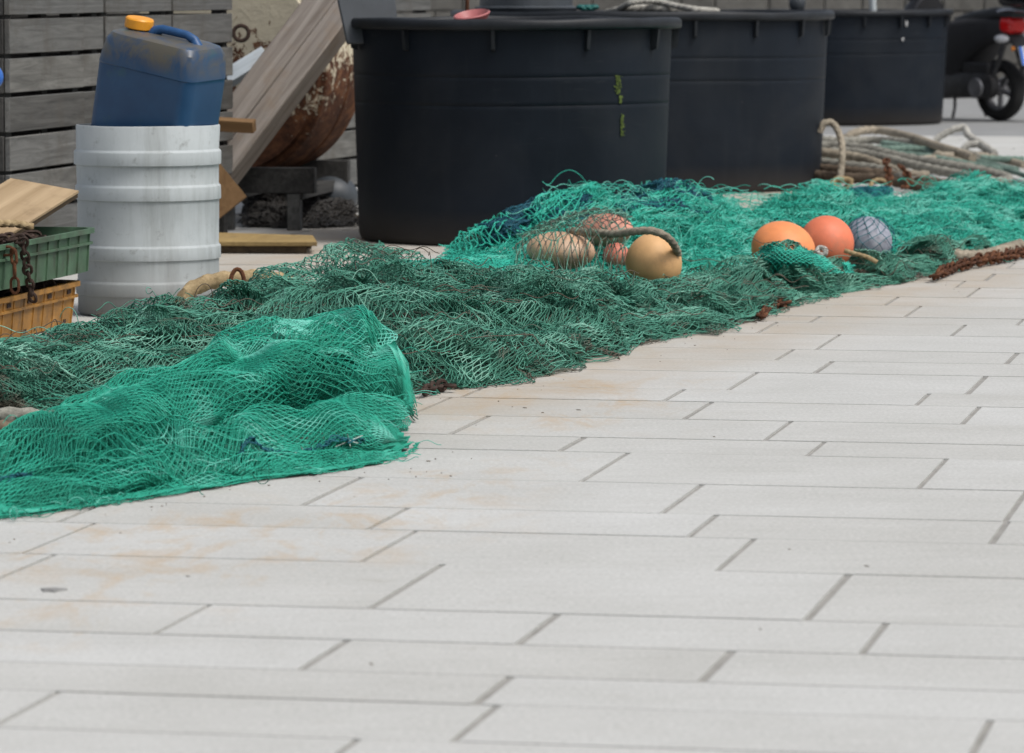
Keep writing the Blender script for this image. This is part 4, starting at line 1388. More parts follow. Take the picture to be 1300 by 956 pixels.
def dispB(k, seed):
    n1 = SN(500 + seed, 1.8); n2 = SN(520 + seed, 3.6); n3 = SN(540 + seed, 2.2); n4 = SN(560 + seed, 8.0)
    n5 = SN(580 + seed, 2.4)
    def d(P, s, t):
        Z = np.stack([P[..., 0], P[..., 1] * 0.62, P[..., 2]], -1)
        env = np.clip(np.minimum(t, 1 - t) * 7, 0.10, 1)
        dome = np.abs(lb1(Z)) * 0.62 + np.abs(lb2(Z)) * 0.38          # rounded bundles with creases between
        Q = P.copy()
        Q[..., 2] = Q[..., 2] * 0.97 + env * (0.080 * dome - 0.026 + 0.008 * n1(P) + 0.010 * n2(P) + 0.006 * n4(P))
        Q[..., 2] *= 1 - 0.13 * k
        Q[..., 0] += 0.030 * n5(P) + 0.007 * n4(P[..., ::-1])
        Q[..., 1] += 0.06 * n3(P) + 0.016 * n4(P + 3.0) - env * (0.17 * dome - 0.09)
        Q[..., 2] = np.maximum(Q[..., 2], 0.004 + 0.001 * (k % 3))
        return Q
    return d
netB = thing('fishing_net', 'long dull green fishing net, tangled and dirty, across the paving', 'fishing net', (FB[..., 0].mean(), FB[..., 1].mean(), 0))
tw = Twine()
for kk in range(7):
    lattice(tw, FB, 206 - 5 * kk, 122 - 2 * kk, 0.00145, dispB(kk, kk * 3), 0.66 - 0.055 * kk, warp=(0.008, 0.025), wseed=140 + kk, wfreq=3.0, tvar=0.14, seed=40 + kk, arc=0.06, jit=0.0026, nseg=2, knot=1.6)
threads(tw, FB, 140, 17, 0.013, 0.0015, 0.72, dispB(0, 0), 15, 0.012, 0.22, t0=0.09, t1=0.78, s1=0.95)
threads(tw, FB, 260, 17, 0.012, 0.0016, 0.08, dispB(0, 0), 16, 0.010, 0.22, t0=0.07, t1=0.78, s1=0.96)
tw.build('netting', M['net_old'], netB)
tw = Twine()
rg = np.random.default_rng(3)
for (x_, y_, yb) in ((425, 318, 420), (455, 322, 415), (480, 320, 412)):
    pass
# stiff open meshes standing up at the net's back edge
def standing(tw, pts_, cell_n, rows_n, r, tone, seed):
    rg = np.random.default_rng(seed)
    F = np.array([[pt(x_, y_, yb) for x_, y_, yb in row] for row in pts_])
    F = np.stack([np.stack([np.interp(np.linspace(0, 1, 60), np.linspace(0, 1, F.shape[1]), F[j, :, i]) for i in range(3)], 1) for j in range(F.shape[0])])
    def d(P, s, t):
        Q = P + 0.008 * np.stack([SN(seed + 1, 8)(P), 2 * SN(seed + 2, 8)(P), SN(seed + 3, 8)(P)], -1)
        Q[..., 2] = np.maximum(Q[..., 2], 0.004)
        return Q
    lattice(tw, F, cell_n, rows_n, r, d, tone, mid=0.003, seed=seed, knot=1.5, tvar=0.1, warp=(0.03, 0.03), wseed=seed, wfreq=2)
standing(tw, [[(405, 345, 400), (440, 345, 398), (480, 345, 396), (510, 350, 396)], [(405, 322, 392), (440, 318, 390), (475, 316, 388), (508, 330, 390)], [(410, 312, 384), (445, 306, 384), (482, 308, 382), (506, 326, 384)], [(410, 325, 372), (445, 322, 372), (482, 322, 372), (506, 332, 374)]], 11, 14, 0.0024, 0.62, 81)
tw.build('standing_meshes', M['net_old'], netB)

# --- C: teal net with dark blue patches round the floats
rowsC = [
    fl([(560, 372), (640, 378), (700, 382), (780, 384), (870, 382), (920, 374), (960, 362)]),
    [(560, 345, 362), (640, 338, 366), (700, 345, 370), (780, 350, 374), (870, 345, 372), (920, 338, 364), (960, 332, 354)],
    [(565, 325, 352), (630, 312, 354), (680, 305, 356), (740, 298, 358), (800, 300, 358), (870, 305, 356), (920, 305, 350), (960, 312, 342)],
    [(570, 310, 342), (620, 292, 342), (670, 276, 342), (700, 258, 342), (740, 256, 342), (800, 266, 342), (850, 256, 340), (900, 268, 336), (940, 285, 330), (965, 305, 326)],
    [(575, 305, 332), (620, 286, 330), (665, 272, 330), (690, 251, 330), (735, 241, 328), (790, 257, 326), (828, 244, 325), (856, 232, 323), (900, 249, 320), (932, 270, 314), (965, 296, 312)],
    [(580, 305, 318), (665, 280, 312), (735, 262, 310), (790, 268, 308), (856, 252, 306), (900, 262, 304), (965, 292, 302)],
    fl([(585, 312), (665, 304), (735, 298), (790, 295), (856, 292), (900, 290), (965, 296)]),
]
FC = surface(rowsC)
def dispC(k, seed, amp=1.0, zk=0.10):
    n1 = SN(600 + seed, 2.2); n2 = SN(620 + seed, 5.0); n3 = SN(640 + seed, 2.6); n4 = SN(660 + seed, 11)
    l1 = SN(610, 1.6); l2 = SN(611, 3.4)
    def d(P, s, t):
        env = np.clip(np.minimum(t, 1 - t) * 6, 0.1, 1)
        Z = np.stack([P[..., 0], P[..., 1] * 0.5, P[..., 2]], -1)
        Q = P.copy()
        dome = np.abs(l1(Z)) * 0.6 + np.abs(l2(Z)) * 0.4
        Q[..., 2] += amp * env * (0.042 * dome - 0.024 + 0.007 * n1(P) + 0.008 * n2(P) + 0.005 * n4(P))
        Q[..., 1] -= amp * env * (0.12 * dome - 0.06)
        Q[..., 2] *= 1 - zk * k
        Q[..., 0] += amp * (0.022 * n2(P[..., ::-1]) + 0.006 * n4(P[..., ::-1]))
        Q[..., 1] += amp * 0.05 * n3(P)
        Q[..., 2] = np.maximum(Q[..., 2], 0.004)
        return Q
    return d
netC = thing('fishing_net', 'teal fishing net with dark blue patches, heaped before the nearest tub', 'fishing net', (FC[..., 0].mean(), FC[..., 1].mean(), 0))
FLOATS = []   # filled below, used to keep strands out of the bare floats
def keepC(s, t, P):
    return ~((s < 0.50) & (t < 0.38))
def keepC_right(s, t, P):
    return (s > 0.42) | (t < 0.3)
tw = Twine()
for kk in range(6):
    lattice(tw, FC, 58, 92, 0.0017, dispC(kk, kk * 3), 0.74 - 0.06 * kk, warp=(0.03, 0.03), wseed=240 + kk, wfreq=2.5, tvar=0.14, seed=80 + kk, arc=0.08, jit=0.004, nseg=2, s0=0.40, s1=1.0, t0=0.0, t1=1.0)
for kk in range(4):      # the low part left of the floats
    lattice(tw, FC, 34, 40, 0.0018, dispC(kk, 40 + kk * 3, 0.7), 0.66 - 0.06 * kk, warp=(0.03, 0.03), wseed=260 + kk, wfreq=2, tvar=0.14, seed=90 + kk, arc=0.08, jit=0.004, s0=0.0, s1=0.46, t0=0.0, t1=0.42)
for kk in range(3):
    lattice(tw, FC, 18, 40, 0.0018, dispC(kk, 55 + kk * 3, 0.7), 0.66 - 0.06 * kk, warp=(0.03, 0.03), wseed=270 + kk, wfreq=2, tvar=0.14, seed=93 + kk, arc=0.08, jit=0.004, s0=0.28, s1=0.46, t0=0.35, t1=0.95)
threads(tw, FC, 400, 22, 0.013, 0.0016, 0.80, dispC(0, 0), 25, 0.010, 0.3, s0=0.4, t0=0.1)
tw.build('netting', M['net_teal'], netC)
tw = Twine()
standing(tw, [[(566, 326, 356), (600, 322, 356), (640, 318, 356), (690, 312, 356)], [(572, 312, 350), (600, 294, 350), (632, 283, 350), (690, 284, 350)], [(578, 306, 344), (604, 287, 344), (636, 275, 343), (690, 272, 342)], [(585, 318, 336), (610, 304, 336), (640, 298, 336), (690, 290, 336)]], 13, 12, 0.0026, 0.72, 381)
standing(tw, [[(672, 296, 352), (690, 296, 354), (712, 292, 354), (740, 284, 354)], [(668, 272, 348), (686, 268, 351), (708, 264, 352), (742, 258, 352)], [(676, 250, 344), (694, 244, 345), (716, 242, 346), (748, 242, 346)], [(692, 262, 338), (706, 256, 338), (724, 252, 338), (752, 250, 338)]], 10, 18, 0.0024, 0.76, 384)
standing(tw, [[(826, 262, 330), (850, 258, 332), (880, 258, 332), (905, 264, 330)], [(832, 242, 326), (852, 234, 328), (876, 240, 328), (905, 252, 326)], [(838, 240, 320), (854, 231, 320), (876, 238, 320), (905, 250, 320)]], 9, 10, 0.0023, 0.76, 386)
tw.build('open_meshes', M['net_teal'], netC)
tw = Twine()
for kk in range(3):
    lattice(tw, FC, 30, 60, 0.0024, dispC(-0.12 + 0.1 * kk, 70 + kk), 0.4, s0=0.12, s1=0.44, t0=0.30, t1=0.52, warp=(0.06, 0.06), wseed=280 + kk, wfreq=2, seed=95 + kk, mid=0.003)
    lattice(tw, FC, 26, 52, 0.0024, dispC(-0.12 + 0.1 * kk, 80 + kk), 0.4, s0=0.56, s1=0.82, t0=0.36, t1=0.66, warp=(0.08, 0.08), wseed=290 + kk, wfreq=2, seed=98 + kk, mid=0.003, keep=lambda s, t, P: SN(5, 3)(P) > -0.5)
tw.build('blue_netting', M['net_blue'], netC)
# the bright roll of netting behind the old net
rowsE = [
    fl([(470, 398), (540, 402), (600, 402), (660, 402), (700, 400)]),
    [(470, 356, 394), (540, 350, 396), (600, 346, 396), (660, 345, 396), (700, 345, 394)],
    [(475, 345, 384), (520, 333, 386), (570, 330, 386), (640, 330, 386), (700, 332, 386)],
    [(480, 346, 376), (520, 336, 376), (570, 332, 376), (640, 332, 376), (700, 336, 376)],
    fl([(480, 366), (540, 364), (600, 364), (660, 364), (700, 364)]),
]
FE = surface(rowsE)
tw = Twine()
for kk in range(5):
    lattice(tw, FE, 46, 70, 0.0019, dispC(kk, 200 + kk, 0.45), 0.62 - 0.04 * kk, warp=(0.03, 0.03), wseed=320 + kk, wfreq=2, seed=120 + kk, mid=0.002)
roll = tw.build('fishing_net', M['net_teal'])
tag(roll, 'small roll of bright green netting behind the long dull green net', 'fishing net')

# --- D: bright net at the right, behind the orange floats
rowsD = [
    fl([(935, 356), (1000, 356), (1060, 352), (1140, 344), (1200, 334), (1260, 318), (1330, 300)]),
    [(935, 332, 348), (1000, 328, 347), (1060, 322, 344), (1140, 316, 336), (1200, 308, 326), (1260, 299, 310), (1330, 286, 294)],
    [(935, 310, 338), (1000, 302, 336), (1060, 292, 332), (1140, 284, 324), (1200, 276, 314), (1260, 274, 300), (1330, 266, 286)],
    [(940, 296, 326), (985, 274, 322), (1040, 264, 318), (1085, 274, 312), (1140, 270, 306), (1205, 254, 298), (1260, 256, 288), (1330, 254, 276)],
    [(942, 286, 316), (985, 257, 310), (1040, 247, 305), (1078, 268, 299), (1130, 264, 293), (1170, 250, 288), (1205, 233, 284), (1250, 243, 278), (1330, 246, 268)],
    [(945, 282, 300), (985, 264, 294), (1040, 256, 290), (1130, 262, 280), (1205, 246, 270), (1330, 246, 258)],
    fl([(950, 284), (985, 278), (1040, 274), (1130, 268), (1205, 260), (1330, 252)]),
]
FD = surface(rowsD)
netD = thing('fishing_net', 'bright green fishing net heaped at the right, behind the orange floats', 'fishing net', (FD[..., 0].mean(), FD[..., 1].mean(), 0))
tw = Twine()
for kk in range(6):
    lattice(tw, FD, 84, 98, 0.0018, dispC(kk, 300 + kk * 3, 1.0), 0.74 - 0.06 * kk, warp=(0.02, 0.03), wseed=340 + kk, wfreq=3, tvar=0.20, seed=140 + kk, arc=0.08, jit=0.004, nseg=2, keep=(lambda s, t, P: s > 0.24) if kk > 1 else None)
threads(tw, FD, 420, 22, 0.015, 0.0018, 0.80, dispC(0, 300, 1.0), 35, 0.010, 0.28, s0=0.2)
tw.build('netting', M['net_teal'], netD)
# small blue net scrap by the rope pile
rowsS = [fl([(1075, 264), (1100, 266), (1130, 262)]), [(1075, 250, 258), (1100, 242, 260), (1130, 246, 258)], [(1078, 242, 252), (1100, 236, 254), (1128, 240, 252)], fl([(1080, 246), (1100, 247), (1126, 246)])]
FS = surface(rowsS, 60)
tw = Twine()
for kk in range(5):
    lattice(tw, FS, 14, 30, 0.0026, dispC(kk, 400 + kk, 0.6), 0.7, warp=(0.05, 0.05), wseed=400 + kk, wfreq=2, seed=160 + kk, mid=0.003)
o = tw.build('net_scrap', M['net_blue'])
tag(o, 'small dark blue net scrap at the foot of the rope pile', 'net scrap')
# black netting under the crate, spread wider to stand in for deep shade
rowsK = [fl([(308, 289), (345, 290), (400, 290), (452, 288)]), [(308, 272, 287), (345, 268, 288), (395, 268, 287), (452, 270, 286)], [(310, 256, 282), (345, 250, 283), (395, 253, 282), (450, 258, 281)], [(312, 248, 276), (345, 244, 276), (395, 246, 276), (450, 250, 275)], fl([(314, 268), (345, 268), (395, 268), (448, 268)])]
FK = surface(rowsK, 100); tw = Twine()
for kk in range(6):
    lattice(tw, FK, 26, 60, 0.0032, dispC(kk, 430 + kk, 0.6), 0.5, warp=(0.04, 0.04), wseed=430 + kk, seed=170 + kk, arc=0.1, jit=0.006, nseg=2)
o = tw.build('black_netting_shade_fill', M['net_black'])
tag(o, 'heap of black netting, widened to stand in for the shade under the trestle and crate', 'net scrap')

# ------------------------------------------------------------------ floats
def float_(px, py, yb, rx, ry, mat, label, rot=(0, 0, 0), egg=0.0, eye=True, long=1.0):
    Y = gnd(px, yb)[1]
    c = at(px, py, Y); scl = FPX / Y
    b = MB()
    b.ball((0, 0, 0), (rx / scl, rx / scl * long, ry / scl), 40, 24, Euler(rot).to_matrix().to_4x4(), egg)
    t = thing('net_float', label, 'float', (c[0], c[1], c[2]), group='round floats in the nets')
    obj('body', b, M[mat], t)
    if eye:
        m = Euler(rot).to_matrix().to_4x4()
        b = MB()
        b.lathe([(0.018, ry / scl * 0.94), (0.02, ry / scl * 1.08), (0.016, ry / scl * 1.12), (0.008, ry / scl * 1.12)], 16, m)
        obj('eye', b, M[mat], t)
    return t
float_(829, 333, 388, 37, 36, 'float_tan', 'bare tan egg-shaped float under the rope', (R_(10), R_(70), R_(-12)), 0.10, False)
float_(712, 318, 384, 44, 24, 'float_peach', 'long peach float showing through open netting, left of the tan float', (0, R_(4), 0), 0.0, False)
float_(768, 292, 368, 36, 21, 'float_pink', 'faded pink float in the netting above the tan rope', (0, 0, 0), 0, False)
float_(782, 324, 374, 17, 16, 'float_dull', 'small dull red float squeezed between the peach and the tan float', (0, 0, 0), 0, False)
float_(994, 318, 368, 41, 36, 'float_orange', 'bright orange float, half covered by netting', (R_(20), R_(15), 0), 0.05, False)
float_(1049, 309, 360, 35, 34, 'float_red', 'coral red float beside the bright orange one', (R_(60), R_(30), 0), 0.05, False)
float_(1103, 304, 352, 31, 26, 'float_grey', 'grey violet float right of the coral red one', (R_(40), R_(40), 0), 0.0, False)
# netting drawn over the peach float
rowsG = [[(655, 345, 392), (700, 348, 394), (750, 346, 394), (800, 346, 392)], [(655, 325, 390), (700, 322, 393), (750, 322, 393), (800, 330, 390)], [(658, 305, 386), (700, 292, 388), (750, 288, 388), (798, 296, 386)], [(662, 298, 378), (705, 284, 378), (750, 270, 378), (800, 276, 378)], [(665, 300, 366), (705, 284, 364), (750, 270, 362), (800, 276, 362)]]
FG = surface(rowsG, 80)
tw = Twine()
lattice(tw, FG, 15, 16, 0.0017, dispC(0, 450, 0.35), 0.3, arc=0.06, seed=180, knot=1.6)
lattice(tw, FG, 9, 8, 0.0018, dispC(0.05, 455, 0.5), 0.8, arc=0.1, seed=181, knot=1.4)
tw.build('float_netting', M['net_old'], netB)
rowsG2 = [[(940, 352, 376), (1000, 350, 378), (1040, 348, 376), (1085, 346, 372)], [(945, 334, 375), (985, 318, 379), (1020, 322, 379), (1050, 336, 374), (1085, 338, 370)], [(950, 322, 372), (985, 305, 379), (1020, 312, 378), (1050, 332, 372), (1085, 336, 368)]]
FG2 = surface(rowsG2, 80)
tw = Twine()
for kk in range(3):
    lattice(tw, FG2, 22, 16, 0.0020, dispC(kk * .1, 470 + kk, 0.4), 0.8 - 0.2 * kk, arc=0.08, seed=190 + kk, knot=1.5, keep=lambda s, t, P: t < 0.75 + 0.3 * SN(3, 6)(P))
tw.build('float_netting', M['net_teal'], netD)
# the grey violet float is wrapped in a mesh of its own
fc = at(1103, 304, gnd(1103, 352)[1]); fs_ = FPX / fc[1]
th = np.linspace(0, 2 * math.pi, 60); FW_ = []
for ph_ in np.linspace(-1.45, 1.45, 24):
    FW_.append(np.stack([fc[0] + 33.5 / fs_ * np.cos(th) * math.cos(ph_), fc[1] + 33.5 / fs_ * np.sin(th) * math.cos(ph_), fc[2] + 28.5 / fs_ * math.sin(ph_) + 0 * th], 1))
FW_ = np.array(FW_)
tw = Twine()
for kk in range(1):
    lattice(tw, FW_, 13, 10, 0.0014, lambda P, s, t: P + 0.004 * np.stack([SN(kk, 9)(P), SN(kk + 3, 9)(P), SN(kk + 7, 9)(P)], -1), 0.55, arc=0.05, seed=200 + kk, warp=(0.03, 0.03), wseed=kk, knot=1.5)
tw.build('float_netting', M['net_blue'], netD)

# ------------------------------------------------------------------ ropes and chains
rope('rope', [pt(x_, y_, yb) for x_, y_, yb in ((722, 293, 384), (750, 295, 386), (780, 297, 389), (805, 294, 391), (826, 293, 392), (842, 298, 392), (854, 308, 391), (861, 322, 389))], 0.0145, M['rope_beige'], 'tan rope lying across the tan float')
rope('rope', [pt(x_, y_, yb) for x_, y_, yb in ((230, 388, 412), (238, 372, 412), (256, 361, 411), (280, 355, 410), (300, 353, 409), (320, 352, 408), (348, 354, 406), (380, 364, 404))], 0.028, M['rope_tan'], 'thick tan rope humped over the old net beside the drum')
b = MB(); q = pt(302, 358, 411)
b.tube([q + np.array([0.045 * math.sin(a) * 0.5, -0.03 + 0.01 * math.cos(a), 0.045 * math.cos(a)]) for a in np.linspace(0, 2 * math.pi, 20, endpoint=False)], 0.0075, 8, closed=True)
solo('iron_ring', b, M['rust'], 'rusty iron ring on the thick tan rope', 'ring', (q[0], q[1], 0.02), world=True)
rope('rope', [pt(x_, y_, yb) for x_, y_, yb in ((-60, 531, 560), (-20, 529, 558), (15, 528, 557), (40, 529, 556), (75, 536, 552))], 0.023, M['rope_grey'], 'grey rope at the left edge between the two nets')
rope('rope', [pt(x_, y_, yb) for x_, y_, yb in ((-60, 546, 566), (-20, 545, 564), (15, 543, 562), (42, 540, 560), (75, 544, 554))], 0.021, M['rope_brown'], 'muddy brown rope just in front of the grey rope')
GP = 'ropes piled beside the widest tub'
pile = [
    (((1040, 168, 240), (1046, 156, 240), (1058, 158, 240), (1068, 178, 241), (1070, 202, 242), (1067, 226, 243), (1062, 240, 244)), 0.0155, 'rope_beige', 'beige rope standing up in a loop against the widest tub'),
    (((1066, 182, 205), (1080, 171, 205), (1098, 165, 204), (1121, 166, 204), (1155, 174, 208), (1193, 186, 214), (1235, 200, 220)), 0.021, 'rope_beige', 'arched beige rope on top of the rope pile'),
    (((1030, 184, 214), (1080, 187, 214), (1121, 189, 213), (1164, 189, 212), (1208, 194, 213), (1248, 201, 214), (1300, 203, 214)), 0.017, 'rope_green', 'straight green grey rope across the top of the rope pile'),
    (((1035, 186, 226), (1060, 186, 226), (1104, 190, 228), (1140, 199, 230), (1188, 208, 232), (1236, 216, 234), (1276, 226, 236), (1270, 232, 238), (1240, 230, 238)), 0.026, 'rope_grey', 'thickest grey rope, slanting down through the rope pile'),
    (((1030, 192, 234), (1073, 197, 235), (1099, 202, 236), (1128, 214, 238), (1155, 222, 240), (1180, 223, 240)), 0.022, 'rope_beige', 'beige rope curving along the front of the rope pile'),
    (((1030, 205, 236), (1073, 210, 238), (1110, 214, 239), (1150, 226, 242), (1190, 232, 243)), 0.023, 'rope_grey', 'grey rope low in the front of the rope pile'),
    (((1035, 222, 240), (1080, 226, 242), (1120, 228, 243), (1170, 237, 245), (1210, 240, 246)), 0.024, 'rope_brown', 'brown rope at the very bottom of the rope pile'),
    (((1030, 214, 228), (1080, 208, 228), (1140, 206, 228), (1200, 214, 230), (1260, 222, 232)), 0.024, 'rope_brown', 'dark brown rope inside the rope pile'),
    (((1030, 200, 222), (1090, 198, 222), (1150, 198, 222), (1210, 206, 224), (1268, 218, 228)), 0.022, 'rope_green', 'green grey rope buried in the middle of the rope pile'),
    (((1186, 178, 204), (1198, 170, 204), (1212, 164, 204), (1225, 163, 204), (1230, 172, 205), (1245, 182, 206), (1262, 194, 208)), 0.019, 'rope_white', 'whitish frayed rope end on top of the rope pile'),
    (((1222, 190, 206), (1230, 184, 206), (1243, 184, 206), (1250, 190, 206), (1246, 197, 207), (1234, 196, 208)), 0.020, 'rope_white', 'small whitish rope loop at the right of the rope pile'),
    (((1215, 206, 216), (1250, 210, 220), (1280, 216, 224), (1310, 226, 232)), 0.012, 'rope_green', 'thin green grey rope leading out to the right of the pile'),
    (((1200, 214, 224), (1245, 219, 228), (1290, 232, 238), (1330, 240, 244)), 0.012, 'rope_green', 'thin green rope in front, leading right from the pile'),
    (((1190, 196, 222), (1220, 208, 224), (1250, 222, 230), (1262, 232, 238)), 0.022, 'rope_beige', 'short beige rope crossing the right end of the pile'),
]
pile += [
    (((1034, 176, 208), (1066, 178, 208), (1110, 178, 207), (1160, 182, 209), (1205, 190, 212), (1240, 199, 216)), 0.020, 'rope_grey', 'grey rope just under the arched beige rope'),
    (((1036, 195, 230), (1080, 193, 230), (1130, 202, 232), (1180, 214, 234), (1230, 224, 236), (1258, 231, 238)), 0.022, 'rope_grey', 'grey rope below the thickest one in the pile'),
    (((1032, 214, 238), (1085, 218, 240), (1130, 222, 241), (1176, 230, 243), (1215, 236, 244)), 0.023, 'rope_brown', 'brown rope above the bottom one in the pile'),
    (((1120, 182, 209), (1160, 188, 211), (1200, 199, 214), (1250, 208, 218), (1290, 216, 222)), 0.017, 'rope_green', 'green rope slanting across the right of the pile'),
    (((1150, 206, 230), (1190, 200, 222), (1225, 196, 214), (1262, 200, 212), (1300, 210, 216)), 0.018, 'rope_beige', 'beige rope rising to the right across the pile'),
]
for i, (P, r, m_, lab) in enumerate(pile):
    rope('rope', [pt(*q) for q in P], r * 1.28, M[m_], lab, group=GP, seed=i, wob=0.004)
# knot at the foot of the standing loop
b = MB(); q = pt(1068, 238, 246)
for i in range(3):
    ang = i * 1.1
    P = [q + np.array([0.05 * math.cos(a + ang), 0.03 * math.sin(a), 0.035 * math.sin(a + ang * 1.3) + 0.01]) for a in np.linspace(0, 5.6, 9)]
    rope_mb(b, P, 0.018)
solo('rope_knot', b, M['rope_tan'], 'knotted tan rope at the foot of the standing loop', 'rope', (q[0], q[1], 0), world=True)
b = MB(); q = pt(1116, 239, 246)
P = [q + np.array([0.045 * math.cos(a), 0.02 * math.sin(a), 0.03 * math.sin(a) + 0.015]) for a in np.linspace(0, 6.1, 14)]
rope_mb(b, P, 0.013)
solo('rope_ring', b, M['rope_tan'], 'small tan rope ring in front of the rope pile', 'rope', (q[0], q[1], 0), world=True)
for i, (pts_, lab) in enumerate(((((1124, 202, 243), (1126, 214, 244), (1128, 226, 245), (1126, 236, 246)), 'short rusty chain hanging down the front of the rope pile'),
                                 (((1142, 210, 243), (1150, 220, 244), (1154, 230, 245), (1146, 238, 246)), 'second rusty chain on the pile, right of the hanging one'))):
    b = MB(); P = [pt(*q) + np.array([0, -0.04, 0]) for q in pts_]; chain_mb(b, P, 0.05, 0.034, 0.008, i)
    solo('chain', b, M['rust'], lab, 'chain', (P[-1][0], P[-1][1], 0.0), world=True)
# rusty foot chain coming out of the old net at the right, with a rope lashed along it
b = MB()
P = [gnd(x_, y_, 0.028) for x_, y_ in ((1186, 350), (1200, 343), (1222, 336), (1245, 331), (1275, 326), (1310, 318), (1345, 312))]
chain_mb(b, P, 0.06, 0.038, 0.0068, 8)
P_ = [p + np.array([-0.02, 0.09, 0.0]) for p in P[3:]]; chain_mb(b, P_, 0.06, 0.038, 0.0068, 9)
solo('chain', b, M['rust'], 'heavy rusty chain on the paving at the right end of the net', 'chain', (P[0][0], P[0][1], 0), world=True)
P = [pt(x_, y_, yb) for x_, y_, yb in ((1205, 322, 338), (1225, 325, 337), (1250, 324, 334), (1272, 318, 330), (1296, 311, 324))]
rope('rope', P, 0.026, M['rope_beige'], 'thick beige rope lying along the heavy rusty chain')
b = MB(); P = [gnd(x_, y_, 0.02) for x_, y_ in ((532, 497), (545, 494), (560, 489), (575, 490))]; chain_mb(b, P, 0.04, 0.026, 0.006, 18)
solo('chain', b, M['rust_dark'], 'dark chain end showing under the net beside the emerald heap', 'chain', (P[0][0], P[0][1], 0), world=True)
b = MB(); P = [gnd(x_, y_, 0.02) for x_, y_ in ((966, 401), (975, 391), (985, 387), (1000, 384))]; chain_mb(b, P, 0.045, 0.028, 0.006, 19)
solo('chain', b, M['rust'], 'short reddish chain under the bend of the dull green net', 'chain', (P[0][0], P[0][1], 0), world=True)
b = MB(); q = pt(1043, 319, 372)
for i in range(2):
    P = [q + np.array([0.016 * math.cos(a + i), 0.014 * math.sin(a), 0.013 * math.sin(a + i)]) for a in np.linspace(0, 5.6, 9)]
    rope_mb(b, P, 0.010)
solo('rope_knot', b, M['rope_white'], 'whitish rope knot between the orange and coral floats', 'rope', (q[0], q[1], q[2] - 0.03), world=True)
rope('rope', [pt(x_, y_, yb) for x_, y_, yb in ((1072, 318, 366), (1085, 322, 366), (1100, 326, 366), (1112, 332, 364))], 0.009, M['rope_tan'], 'thin tan rope below the grey violet float')

# ------------------------------------------------------------------ scooter
sp_ = gnd(1270, 153)
HEAD = R_(38)
sco = thing('parked_scooter', 'black motor scooter parked behind the farthest tub, seen from behind', 'scooter', sp_, (0, 0, HEAD))
sco.scale = (1.1, 1.1, 1.1)
def wheel(y_, r, name):
    b = MB(); mw = Matrix.Translation((0, y_, r)) @ Matrix.Rotation(R_(90), 4, 'Y')
    b.lathe([(r * .66, -0.045), (r * .82, -0.058), (r * .95, -0.048), (r, -0.02), (r, 0.02), (r * .95, 0.048), (r * .82, 0.058), (r * .66, 0.045)], 40, mw, close_start=False, close_end=False)
    wo = obj('tyre', b, M['tyre'], sco); wo.name = 'wheel'
    b = MB(); b.lathe([(r * .67, -0.04), (r * .6, -0.035), (r * .6, 0.035), (r * .67, 0.04)], 40, mw, close_start=False, close_end=False)
    for i in range(5):
        a = 2 * math.pi * i / 5
        b.box((r * .34, 0, 0), (r * .6, 0.03, 0.03), mw @ Matrix.Rotation(a, 4, 'Z'))
    b.lathe([(0.035, -0.05), (0.035, 0.05)], 16, mw)
    rim = obj('rim', b, M['alu'], wo)
    return wo
wheel(0.0, 0.235, 'rear'); wheel(1.25, 0.235, 'front')
def sect(y_, w_, z0, z1, r=0.05):
    return [(x_, y_, z) for x_, z, _ in rrect(w_, z1 - z0, min(r, w_ * .45, (z1 - z0) * .45), 0, 4, 0, (z0 + z1) / 2)]
b = MB()
b.rings([sect(-0.15, 0.13, .66, .76, .03), sect(-0.10, 0.22, .62, .79), sect(0.05, .29, .57, .80), sect(.2, .33, .48, .79), sect(.36, .36, .24, .77), sect(.50, .36, .16, .74), sect(.60, .32, .16, .60), sect(.66, .28, .18, .40)])
obj('tail_body', b, M['matt_black'], sco)
b = MB(); b.rings([sect(.42, .27, .2, .30), sect(.62, .30, .2, .28), sect(.88, .30, .2, .29), sect(.95, .28, .22, .34)]); obj('footboard', b, M['matt_black'], sco)
b = MB()
b.rings([[(x_ * 1.0, y_ + (z - .3) * -.28, z) for x_, y_, _ in rrect(w_, d_, .05, 0, 4, 0, 1.02)] for z, w_, d_ in ((.16, .34, .14), (.45, .44, .18), (.7, .44, .17), (.88, .32, .15), (.95, .2, .12))])
obj('leg_shield', b, M['gloss_black'], sco)
b = MB(); b.rings([sect(-.22, .20, .79, .84, .02), sect(-.05, .26, .79, .87, .03), sect(.2, .27, .76, .84, .03), sect(.42, .20, .74, .79, .02)]); obj('seat', b, M['seat_vinyl'], sco)
b = MB(); b.tube([(-.11, -.02, .83), (-.12, -.2, .85), (-.09, -.36, .84), (.09, -.36, .84), (.12, -.2, .85), (.11, -.02, .83)], .013, 8); obj('grab_rail', b, M['chrome'], sco)
b = MB(); b.rings([sect(-.50, .26, .90, 1.12, .06), sect(-.46, .36, .875, 1.16, .08), sect(-.28, .40, .87, 1.18, .08), sect(-.14, .36, .875, 1.14, .08), sect(-.11, .28, .90, 1.10, .06)]); obj('top_case', b, M['gloss_black'], sco)
b = MB(); b.box((0, -.34, .858), (.2, .24, .02)); obj('rack', b, M['matt_black'], sco)
b = MB(); b.rings([sect(-.205, .12, .685, .77, .03), sect(-.17, .19, .665, .80, .04), sect(-.10, .22, .67, .80, .04)]); obj('tail_lamp', b, M['lens_red'], sco)
for sx in (-1, 1):
    b = MB(); b.ball((sx * .125, -.135, .63), (.055, .06, .034), 16, 10); obj('indicator', b, M['lens_clear'], sco)
    b = MB(); b.ball((sx * .10, -.235, .555), (.018, .014, .018), 12, 8); obj('reflector', b, M['lens_amber'], sco)
